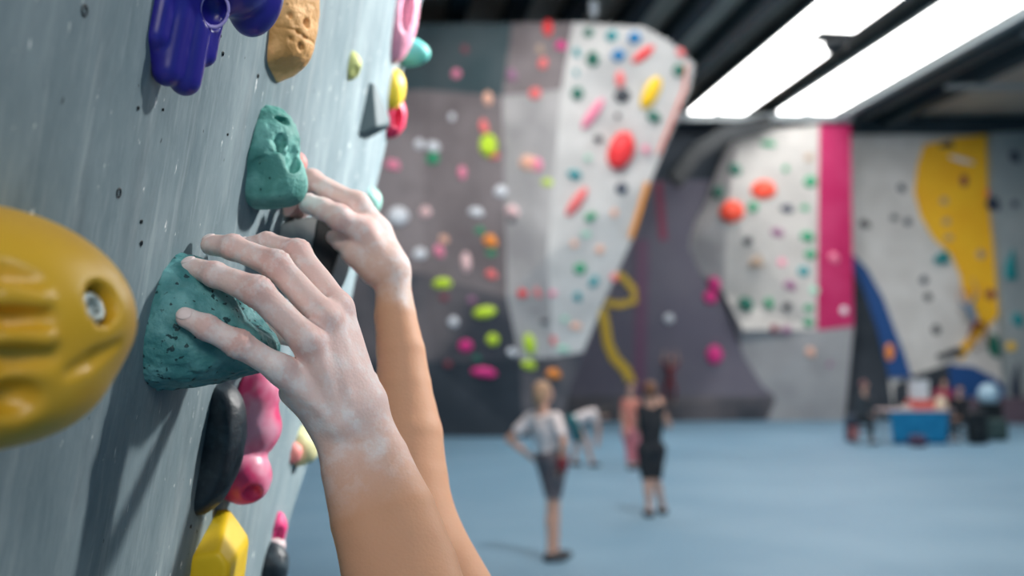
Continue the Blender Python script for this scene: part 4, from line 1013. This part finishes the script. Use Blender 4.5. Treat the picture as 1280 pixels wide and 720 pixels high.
person('person', j, 'person in black sitting behind the right end of the blue table', black_c, black_c, dshoe, blackhair, face=(-0.3, -1, 0), s=1.0, h=0.022, sleeve=0.9, shortleg=1.8, bottom_name='trousers', top_name='jacket', long_sleeve=True)
j2 = PX(28.6, head=(1180, 478), shL=(1188, 489), shR=(1171, 489), hip=(1180, 519), elL=(1193, 503), haL=(1186, 513, -.2), elR=(1167, 503), haR=(1174, 513, -.2), knL=(1184, 534), knR=(1176, 534), anL=(1184, 548), anR=(1176, 548))
ground(j2, ('anL', 'anR'))
person('person', j2, 'person in a wine red top standing behind the middle of the blue table', hm('raspberry_cotton', (0.35, 0.03, 0.07)), black_c, dshoe, blackhair, face=(-0.3, -1, 0), s=0.95, h=0.022, sleeve=0.6, shortleg=1.8, bottom_name='trousers')

# ------------------------------------------------------------------ furniture by the table
m_blue_cloth = mat('blue_cloth', (0.005, 0.19, 0.40), 0.8, (0.01, 0.23, 0.46), 3)
a, b = P(1112, 510, 26.0), P(1184, 510, 26.0)
t = empty('table', ((a.x + b.x) / 2, 26.35, 0)); tx = t.location.x; tw = (b.x - a.x) / 2
box('tabletop', (tx - tw - .18, 25.95, 0.86), (tx + tw + .16, 26.85, 0.90), hm('pinkish_laminate', (0.66, 0.50, 0.48)), t, 0.01)
for sx in (-1, 1):
    for sy in (26.05, 26.75): bars('leg', [((tx + sx * (tw - .08), sy, 0), (tx + sx * (tw - .08), sy, 0.86))], 0.05, 0.05, m_grey_metal, t)
tag(t, 'table with pinkish top and blue cloth skirt by the far right wall', 'table')
# cloth with soft folds hanging to the floor
V, Fc = [], []; n = 60
for jx in range(n + 1):
    u = jx / n
    for zz in range(9):
        z = 0.855 - 0.825 * zz / 8; k = 0.03 * (zz / 8) * math.sin(u * 40) - 0.02 * (zz / 8); taper = 1 - 0.08 * zz / 8
        V.append((tx + (u * 2 - 1) * (tw + .02) * taper, 25.97 + k, z))
for jx in range(n):
    for zz in range(8): Fc.append((jx * 9 + zz, jx * 9 + zz + 1, (jx + 1) * 9 + zz + 1, (jx + 1) * 9 + zz))
o = mesh_obj('table_skirt', V, Fc, m_blue_cloth, t, smooth=True); sm = o.modifiers.new('thick', 'SOLIDIFY'); sm.thickness = 0.01
def crate(px, py, w_, d_, h_, Y, m1, m2, label, z=0.90, name='box', cat='box', lidname='lid'):
    p0 = P(px, py, Y); o_ = empty(name, (p0.x, Y, z))
    box('body', (p0.x - w_ / 2, Y - d_ / 2, z), (p0.x + w_ / 2, Y + d_ / 2, z + h_ * 0.8), m1, o_, 0.012)
    box(lidname, (p0.x - w_ / 2 - .01, Y - d_ / 2 - .01, z + h_ * 0.8), (p0.x + w_ / 2 + .01, Y + d_ / 2 + .01, z + h_), m2, o_, 0.012)
    return tag(o_, label, cat)
red_p = hm('red_plastic', (0.60, 0.10, 0.09)); wht_p = hm('white_plastic', (0.66, 0.66, 0.68)); crm_p = hm('cream_paper', (0.75, 0.62, 0.45))
crate(1150, 498, 0.66, 0.3, 0.24, 26.5, red_p, red_p, 'red box on the blue table, under the white one')
crate(1148, 480, 0.44, 0.28, 0.52, 26.5, wht_p, wht_p, 'white box stacked on the red box on the blue table', z=1.142)
crate(1132, 500, 0.22, 0.2, 0.1, 26.2, wht_p, crm_p, 'low white box at the left of the blue table top')
t0 = np.array(P(1176, 500, 26.2)); t0[2] = 0.90
sdf_obj_, _ = sdf_obj('paper_bag', lambda p: smax(ell(p, t0 + np.array((0, 0, 0.10)), (0.16, 0.12, 0.24)), -(p[:, 2] - 0.902), 0.004), t0 - 0.4, t0 + 0.5, 0.02, crm_p, origin=Vector(t0)); tag(sdf_obj_, 'crumpled cream bag on the right of the blue table top', 'bag')
# bench under the seated pair
for hx, Yb, lab in ((seatP.x - .02, 26.2, 'low dark stool under the person at the left end of the blue table'), (Vector(j['hip']).x, 27.2, 'low dark stool under the person behind the right end of the blue table')):
    s_ = empty('stool', (hx, Yb, 0)); zt = (seatP.z if Yb < 27 else Vector(j['hip']).z) - 0.12
    box('seat', (hx - .2, Yb - .2, zt - .16), (hx + .2, Yb + .2, zt - .11), m_black, s_, 0.02)
    for sx in (-1, 1):
        for sy in (-1, 1): bars('leg', [((hx + sx * .16, Yb + sy * .16, 0), (hx + sx * .16, Yb + sy * .16, zt - .15))], 0.035, 0.035, m_grey_metal, s_)
    tag(s_, lab, 'stool')
def pack(px, Y, w_, h_, m1, label, m2=None):
    g0 = np.array(G(px, Y)); e_ = empty('backpack', Vector(g0))
    sdf_obj('body', lambda p: smax(rbox(p, g0 + np.array((0, 0, h_ / 2)), (w_ / 2, 0.17, h_ / 2), 0.10) , -(p[:, 2] - 0.002), 0.004), g0 - np.array((1, 1, .1)), g0 + np.array((1, 1, 1.2)), 0.022, m1, e_)
    sdf_obj('pocket', lambda p: rbox(p, g0 + np.array((0, -0.17, h_ * 0.33)), (w_ * 0.34, 0.07, h_ * 0.22), 0.04), g0 - np.array((1, 1, .1)), g0 + np.array((1, 1, 1.2)), 0.02, m2 or m1, e_)
    bars('handle', [(Vector(g0 + np.array((-0.06, 0, h_ - .01))), Vector(g0 + np.array((-0.04, 0, h_ + .05)))), (Vector(g0 + np.array((-0.04, 0, h_ + .05))), Vector(g0 + np.array((0.04, 0, h_ + .05)))), (Vector(g0 + np.array((0.04, 0, h_ + .05))), Vector(g0 + np.array((0.06, 0, h_ - .01))))], 0.025, 0.015, m_black, e_)
    return tag(e_, label, 'backpack')
pack(1147, 25.3, 0.42, 0.28, hm('dark_plum_nylon', (0.05, 0.02, 0.06)), 'small dark backpack on the mat in front of the blue table')
pack(1222, 26.2, 0.5, 0.85, m_black, 'tall black backpack standing right of the blue table')
pack(1243, 27.6, 0.7, 0.6, hm('dark_green_nylon', (0.03, 0.06, 0.06)), 'dark green backpack farthest right of the blue table')
pack(1066, 27.0, 0.36, 0.75, hm('dark_blue_nylon', (0.02, 0.04, 0.07)), 'dark backpack with a red pocket left of the seated person', hm('coral_nylon', (0.6, 0.12, 0.10)))
# round pale bucket on a dark stand at the foot of the far wall
g0 = P(1236, 493, 33.0)
e_ = empty('ball', (g0.x, g0.y, 0)); gc = np.array((g0.x, g0.y, 0.0))
o, _ = sdf_obj('ball_cover', lambda p: ell(p, np.array(g0), (0.34, 0.34, 0.36)), np.array(g0) - 0.5, np.array(g0) + 0.5, 0.04, hm('pale_blue_vinyl', (0.35, 0.5, 0.6)), e_)
box('stand', (g0.x - .3, g0.y - .3, 0), (g0.x + .3, g0.y + .3, g0.z - 0.28), m_black, e_, 0.03); tag(e_, 'pale blue ball on a dark stand below the blue panel', 'ball')

# ================================================================== HOLDS ON THE FAR WALLS
def proto(name, f, h=0.07):
    V, Q = nets(f, (-1.15, -1.15, -0.6), (1.15, 1.15, 1.3), h, 6)
    me = bpy.data.meshes.new(name); me.from_pydata(V.tolist(), [], Q.tolist()); me.update()
    me.polygons.foreach_set('use_smooth', np.ones(len(me.polygons), dtype=bool)); return me
base = lambda d, p: smax(d, -(p[:, 2] + 0.04), 0.03)
KIND = {
    'round': lambda p: base(ell(p, (0, 0, 0), (1, 1, 0.62)) + 0.05 * vnoise(p, 2.2, 3), p),
    'lump': lambda p: base(smin(ell(p, (-0.1, 0.1, 0), (0.85, 0.8, 0.6)), ell(p, (0.45, -0.4, 0), (0.5, 0.5, 0.42)), 0.2) + 0.10 * vnoise(p, 2.6, 5), p),
    'pill': lambda p: base(ell(p, (0, 0, 0), (1, 1, 0.75)) + 0.04 * vnoise(p, 1.7, 7), p),
    'jug': lambda p: base(smax(ell(p, (0, 0, 0), (1, 1, 0.9)), -ell(p, (0.0, 0.25, 0.85), (0.5, 0.42, 0.6)), 0.08), p),
    'wedge': lambda p: base(smax(smax(rbox(p, (0, 0, 0), (1, 0.95, 0.7), 0.08), halfsp(p, (0.2, 0, 0.35), (0.6, 0.1, 1)), 0.05), halfsp(p, (-0.3, 0.3, 0.3), (-0.8, 0.9, 0.6)), 0.05), p),
}
PM = {}
def pmesh(kind, m):
    if (kind, m.name) not in PM:
        if kind not in PM: PM[kind] = proto(kind + '_hold', KIND[kind])
        me = PM[kind].copy(); me.materials.append(m); PM[(kind, m.name)] = me
    return PM[(kind, m.name)]
COL = {'red': (0.80, 0.035, 0.04), 'coral': (0.80, 0.15, 0.15), 'pink': (0.80, 0.22, 0.34), 'magenta': (0.62, 0.02, 0.20), 'orange': (0.85, 0.26, 0.03), 'yellow': (0.85, 0.50, 0.01), 'lime': (0.50, 0.68, 0.03),
       'green': (0.01, 0.28, 0.13), 'dark green': (0.01, 0.13, 0.09), 'teal': (0.0, 0.24, 0.27), 'blue': (0.0, 0.16, 0.38), 'navy': (0.02, 0.035, 0.07), 'dark grey': (0.04, 0.045, 0.055), 'white': (0.68, 0.70, 0.74),
       'pale pink': (0.75, 0.50, 0.50), 'peach': (0.78, 0.42, 0.30), 'mauve': (0.28, 0.12, 0.22), 'tan': (0.40, 0.28, 0.20), 'maroon': (0.20, 0.03, 0.05), 'mint': (0.30, 0.60, 0.45), 'orange red': (0.85, 0.07, 0.03)}
used = {}; records = []
def hold(tree, px, py, w_, h_, ang, col, kind, label, group, surf=None):
    if tree is not None:
        r = onW(tree, px, py)
        if r is None: print('MISS', label); return
        p, n = r
    else: p, n = surf(px, py), W4n
    Yd = p.y; m = hm('hold_' + col.replace(' ', '_'), COL[col], rough=0.45)
    o = bpy.data.objects.new('climbing_hold', pmesh(kind, m)); C.objects.link(o)
    up = Vector((0, 0, 1)); s = up.cross(n)
    s = -s.normalized() if s.length > 1e-3 else Vector((1, 0, 0))
    if s.x < 0: s = -s
    t = n.cross(s).normalized()
    if t.z < 0: t = -t
    s = t.cross(n).normalized()
    Rm = Matrix((s, t, n)).transposed().to_4x4()
    a, b = w_ * Yd / F / 2, h_ * Yd / F / 2
    o.matrix_world = Matrix.Translation(p) @ Rm @ Matrix.Rotation(math.radians(ang), 4, 'Z') @ Matrix.Diagonal((a, b, min(a, b) * 1.0, 1))
    if label in used: print('DUPLABEL', label)
    used[label] = 1
    tag(o, label, 'climbing hold', group)
G1, G3, G4, G2 = 'holds on the centre wall', 'holds on the white tower', 'holds on the far right wall', 'holds on the slate wall'
H1 = [
 (736,41,13,13,0,'dark green','round','dark green hold at the very top left corner of the white face'),
 (765,45,16,15,0,'teal','round','teal hold on the top row of the white face, left of the blue one'),
 (793,47,17,16,0,'blue','round','blue hold on the top row of the white face'),
 (773,69,17,16,0,'blue','round','blue hold just below the two holds of the top row'),
 (721,66,10,15,0,'teal','lump','narrow teal hold at the left edge of the white face, near the top'),
 (720,91,7,11,0,'teal','lump','tiny teal hold under the narrow teal one at the seam'),
 (741,74,17,20,0,'dark green','jug','dark green hold left of the lower blue hold'),
 (804,68,34,12,34,'red','pill','long slanting red hold left of the coral tipped top corner'),
 (851,66,12,12,0,'coral','lump','small coral hold in the top right corner of the white face'),
 (849,88,17,17,0,'dark green','round','dark green hold near the right edge, right of the yellow pill hold'),
 (722,117,16,16,0,'dark green','round','dark green hold at the seam, left of the dark grey round hold'),
 (775,99,12,22,0,'coral','pill','short upright coral hold on top of the dark grey round hold'),
 (778,119,21,19,0,'dark grey','round','dark grey round hold between the pink and yellow pill holds'),
 (814,115,46,20,64,'yellow','pill','large yellow pill-shaped hold, upper right of the white face'),
 (817,146,18,16,0,'dark green','lump','dark green hold just under the yellow pill hold'),
 (741,142,46,12,54,'pink','pill','slanting pink pill hold left of the dark grey round hold'),
 (748,173,11,10,0,'dark grey','round','small dark grey hold below the slanting pink pill'),
 (772,145,7,7,0,'dark grey','round','tiny grey hold between the dark grey round one and the big red one'),
 (776,188,50,33,72,'red','pill','biggest red egg-shaped hold on the white face'),
 (807,187,10,12,0,'pink','lump','small pink hold right of the biggest red hold'),
 (832,183,13,20,0,'orange','lump','orange hold on the right edge of the white face'),
 (718,218,19,13,0,'teal','lump','teal hold above the lower coral pill'),
 (735,197,8,8,0,'mint','round','tiny mint hold between the slanting pink pill and the lower coral pill'),
 (721,252,44,13,54,'coral','pill','slanting coral pill hold, the lower one on the white face'),
 (777,235,15,14,0,'navy','round','navy hold below the biggest red hold'),
 (738,271,17,12,40,'green','lump','green hold just right of the bottom of the lower coral pill'),
 (768,266,9,12,0,'peach','round','peach hold below the navy hold'),
 (733,293,12,8,0,'mint','round','pale mint hold under the green hold beside the coral pill'),
 (718,305,9,10,0,'peach','round','small peach hold right of centre, above the bright green round hold'),
 (750,312,11,12,0,'peach','round','peach hold near the right edge at mid height of the white face'),
 (725,336,16,15,0,'green','round','bright green round hold left of the slanting teal one'),
 (742,352,17,11,65,'teal','pill','slanting teal hold near the lower right edge'),
 (722,371,11,15,0,'teal','lump','teal hold below the bright green round hold'),
 (768,347,11,12,0,'coral','lump','coral hold on the right edge where the ochre stripe begins'),
 (720,408,15,11,0,'peach','lump','peach hold low on the white face'),
 (692,426,8,15,0,'coral','lump','narrow coral hold low at the seam, above the lime ones'),
 (706,399,9,8,0,'mint','round','tiny mint hold left of the low peach one'),
 (681,402,11,8,0,'dark grey','round','small dark hold low on the pale grey panel'),
 (662,430,15,29,0,'lime','pill','upright lime hold at the bottom of the pale grey panel'),
 (661,456,19,13,0,'lime','lump','lime hold under the upright lime one'),
 (704,436,18,9,0,'mint','lump','dull mint hold at the bottom right end of the pale face'),
 (692,467,19,14,0,'orange','lump','orange hold above the head of the person in white'),
 (606,390,31,15,8,'lime','pill','wide lime hold on the shaded lower left face'),
 (616,424,16,16,0,'lime','round','round lime hold below the wide lime one'),
 (582,432,18,16,0,'magenta','round','magenta hold left of the round lime hold'),
 (605,465,34,14,0,'magenta','lump','wide magenta hold, lowest on the dark base'),
 (553,354,27,16,12,'lime','lump','yellowish lime hold right of the farther forearm'),
 (613,301,20,18,0,'orange','lump','orange hold in the middle of the mauve face'),
 (626,239,17,15,0,'white','round','white hold above and right of the orange one on the mauve face'),
 (595,265,22,13,0,'white','lump','wide white hold above the orange one on the mauve face'),
 (641,264,21,17,0,'pale pink','lump','pale pink hold over the small dark one at the edge of the mauve face'),
 (640,275,12,8,0,'dark grey','round','small dark hold directly under the pale pink one'),
 (498,270,27,24,0,'white','round','large white hold right of the farther wrist'),
 (532,265,16,15,0,'pale pink','round','pale pink hold right of the large white one'),
 (525,317,17,14,0,'white','round','white hold right of the farther wrist, left of the pink one'),
 (549,314,14,18,0,'pink','lump','pale rose hold between the white and the beige ones'),
 (555,299,14,11,0,'peach','lump','peach hold just above the pale rose hold'),
 (583,328,13,26,0,'pale pink','pill','upright beige pink hold on the mauve face'),
 (614,343,17,13,0,'coral','lump','coral hold below the orange one on the mauve face'),
 (653,367,13,11,0,'red','round','small red hold, first of the low row of three'),
 (672,366,8,15,0,'coral','lump','narrow coral hold, middle of the low row of three'),
 (691,367,9,9,0,'pink','round','small pink hold, last of the low row of three'),
 (541,183,22,14,0,'white','lump','white capped hold on top of the green one right of the close wall'),
 (541,198,19,15,0,'green','round','green hold directly under the white capped one'),
 (524,180,11,13,0,'white','round','small white hold left of the white capped one'),
 (491,206,20,15,0,'pink','lump','pink hold at the close wall edge, beyond its mint hold'),
 (578,216,11,17,0,'pink','pill','small pink hold between the green ones on the mauve face'),
 (611,182,24,30,0,'lime','jug','bright green ring-like jug hold on the mauve face'),
 (605,158,13,20,0,'coral','lump','coral hold above the bright green jug'),
 (618,195,14,9,0,'coral','round','small coral hold touching the bottom of the bright green jug'),
 (661,204,28,22,0,'peach','lump','big peach pink hold at the corner of the two faces'),
 (672,206,16,18,0,'pink','round','pink hold pressed against the big peach one'),
 (684,228,18,10,0,'lime','lump','lime hold under the big peach pink one'),
 (669,117,18,15,0,'coral','pill','coral oval hold high on the pale grey panel'),
 (679,79,13,15,0,'coral','round','coral hold above the coral oval hold'),
 (685,35,14,22,0,'red','pill','red hold at the top edge, right of centre'),
 (701,57,16,14,0,'magenta','lump','dark pink hold just left of the seam near the top'),
 (675,62,10,14,0,'tan','lump','tan hold below the red one at the top edge'),
 (571,92,14,13,0,'pink','round','pink hold on the shaded teal top panel'),
 (582,62,12,15,0,'maroon','lump','dim maroon hold above the pink one on the shaded teal panel'),
 (640,94,14,18,0,'mauve','lump','mauve hold on the right of the shaded teal panel'),
 (610,123,12,18,0,'peach','pill','dim peach hold under the shaded teal panel'),
 (565,146,8,10,0,'white','round','tiny pale hold left on the mauve face, below the shaded teal panel'),
 (600,288,12,9,0,'green','round','dim green hold left of the orange one'),
 (614,316,14,8,0,'green','round','dim green hold right under the orange one'),
 (567,402,13,13,0,'white','round','pale grey hold low on the left, near the wide lime hold'),
 (560,455,9,9,0,'maroon','round','dark maroon hold low on the left, beside the magenta ones'),
 (596,448,11,10,0,'dark green','lump','dark green hold between the two magenta holds'),
 (640,440,12,12,0,'white','lump','pale hold left of the upright lime hold'),
 (555,372,12,9,0,'maroon','round','small maroon hold under the yellowish lime one'),
 (590,375,11,10,0,'mauve','round','dull mauve hold above the wide lime one'),
]
for a in H1: hold(T1, *a[:7], a[7] if any(w_ in a[7] for w_ in ('face', 'wall', 'panel', 'forearm', 'wrist')) else a[7] + ', centre wall', G1)
H3 = [
 (915,264,31,29,0,'orange red','round','big round orange red ball hold, the left one of two'),
 (954,237,32,25,0,'orange red','round','big orange red ball hold, the right and higher one'),
 (1013,227,17,15,0,'green','round','green hold at top beside the crimson stripe'),
 (1011,197,11,10,0,'tan','round','brownish hold highest beside the crimson stripe'),
 (982,211,8,9,0,'green','round','tiny green hold right of the higher ball hold'),
 (941,259,14,14,0,'green','round','green hold between the two ball holds'),
 (983,261,19,13,0,'navy','lump','navy hold right of the ball holds'),
 (1006,260,11,9,0,'green','round','small green hold right of the navy one'),
 (1009,296,19,15,0,'green','lump','wide green hold at mid height beside the crimson stripe'),
 (1013,318,15,13,0,'green','round','green hold under the wide green one'),
 (1004,339,15,13,0,'teal','round','teal hold third down beside the crimson stripe'),
 (1018,363,12,11,0,'mint','round','mint hold touching the crimson stripe'),
 (1011,385,13,10,0,'green','round','green hold low beside the crimson stripe'),
 (1011,403,13,11,0,'green','round','lowest green hold beside the crimson stripe'),
 (971,291,20,14,0,'mauve','lump','mauve hold below the navy one'),
 (935,301,13,11,0,'dark grey','round','dark grey hold below the left ball hold'),
 (947,325,20,16,0,'tan','wedge','tan wedge hold in the middle'),
 (977,328,11,11,0,'pink','round','little pink hold right of the tan wedge'),
 (901,325,17,11,0,'dark grey','lump','dark hold on the left facet'),
 (878,303,15,11,0,'maroon','lump','maroon hold farthest left on the left facet'),
 (987,357,18,15,0,'mauve','lump','mauve hold low on the white face'),
 (961,379,12,15,0,'green','lump','dull green hold low in the middle'),
 (932,380,21,20,0,'dark green','lump','large dark green hold low on the left'),
 (984,383,12,11,0,'dark grey','round','dark hold under the low mauve one'),
 (983,412,11,12,0,'mauve','round','small mauve hold on the lower seam'),
 (968,411,10,12,0,'maroon','round','small maroon hold on the lower seam'),
 (919,212,14,18,50,'dark green','pill','dark green hold high on the left edge'),
 (898,241,15,19,40,'dark green','pill','dark green hold on the left edge beside the left ball hold'),
 (1013,440,12,14,0,'peach','lump','peach hold on the grey base'),
 (1037,455,8,8,0,'mauve','round','faint mauve hold right on the grey base'),
 (1042,322,14,14,0,'pink','lump','pink hold on the crimson stripe'),
 (1055,388,10,10,0,'white','round','tiny pale hold low on the crimson stripe'),
 (960,180,22,9,0,'green','lump','pale green hold near the top edge'),
]
for a in H3: hold(T3, *a[:7], a[7] + ', white tower', G3)
hold(T2, 836, 398, 12, 12, 0, 'white', 'round', 'small white hold in the middle of the slate wall', G2)
hold(T2, 893, 443, 21, 24, 0, 'magenta', 'round', 'round magenta hold on the slate wall, lowest of three', G2)
hold(T3, 893, 355, 17, 20, 0, 'magenta', 'lump', 'magenta hold on the lower left edge of the white tower, the higher one', G3)
hold(T2, 888, 371, 18, 18, 0, 'magenta', 'round', 'magenta hold beside the lower left edge of the white tower', G2)
s4 = lambda off: (lambda x, y: P(x, y, YW - off))
H4 = [
 (1127,235,10,12,0,'navy','lump','dark hold high on the grey panel',0), (1081,280,15,10,-25,'dark grey','pill','dark grey hold near the tower',0), (1118,272,10,8,0,'dark grey','round','small dark hold, left of a close pair on the grey panel',0),
 (1135,277,10,10,0,'navy','round','small dark hold, right of a close pair on the grey panel',0), (1155,350,10,11,0,'navy','round','dark hold in the middle of the grey panel',0), (1160,371,10,11,0,'dark grey','round','dark hold just below the middle one',0),
 (1170,412,11,13,0,'dark grey','round','dark grey hold low on the grey panel',0), (1178,321,22,17,0,'teal','wedge','teal triangular hold at the edge of the yellow panel',0.12), (1184,180,20,10,0,'navy','wedge','dark hold on the top edge of the yellow panel',0.12),
 (1205,226,10,16,0,'maroon','pill','maroon hold high on the yellow panel',0.12), (1180,251,10,10,0,'tan','round','brown hold, top of a column of three on the yellow panel',0.12), (1183,277,10,9,0,'tan','round','brown hold, middle of a column of three on the yellow panel',0.12),
 (1186,297,10,9,0,'tan','round','brown hold, bottom of a column of three on the yellow panel',0.12), (1226,318,11,12,0,'tan','round','brown hold low right on the yellow panel',0.12), (1238,368,12,13,0,'maroon','round','maroon hold lowest on the yellow panel',0.12),
 (1241,255,18,20,0,'navy','lump','big navy hold on the right edge of the yellow panel',0.5), (1236,242,9,9,0,'red','round','small red hold above the big navy one',0.12), (1268,196,14,17,0,'navy','lump','navy hold top right on the blue grey panel',0.5), (1268,255,9,10,0,'navy','round','small navy hold on the blue grey panel',0.5),
 (1264,330,17,42,0,'teal','wedge','tall dark teal hold on the blue grey panel',0.5), (1272,400,15,20,0,'teal','lump','teal hold below the tall dark teal one',0.5), (1264,433,12,12,0,'yellow','round','small yellow hold on the blue grey panel',0.5),
 (1242,432,16,34,0,'dark green','lump','dark green hold right of the climbing person',0.12), (1270,475,14,44,0,'navy','wedge','tall navy hold low on the blue grey panel',0.5), (1112,440,11,22,0,'orange','pill','upright orange hold beside the blue band',0.2),
 (1190,440,40,10,8,'dark grey','wedge','long dark hold above the lower blue panel',0.12), (1202,200,34,6,-16,'white','pill','thin white streak-like hold on the yellow panel',0.12),
]
for a in H4: hold(None, *a[:7], a[7] + ', far right wall', G4, surf=s4(a[8]))
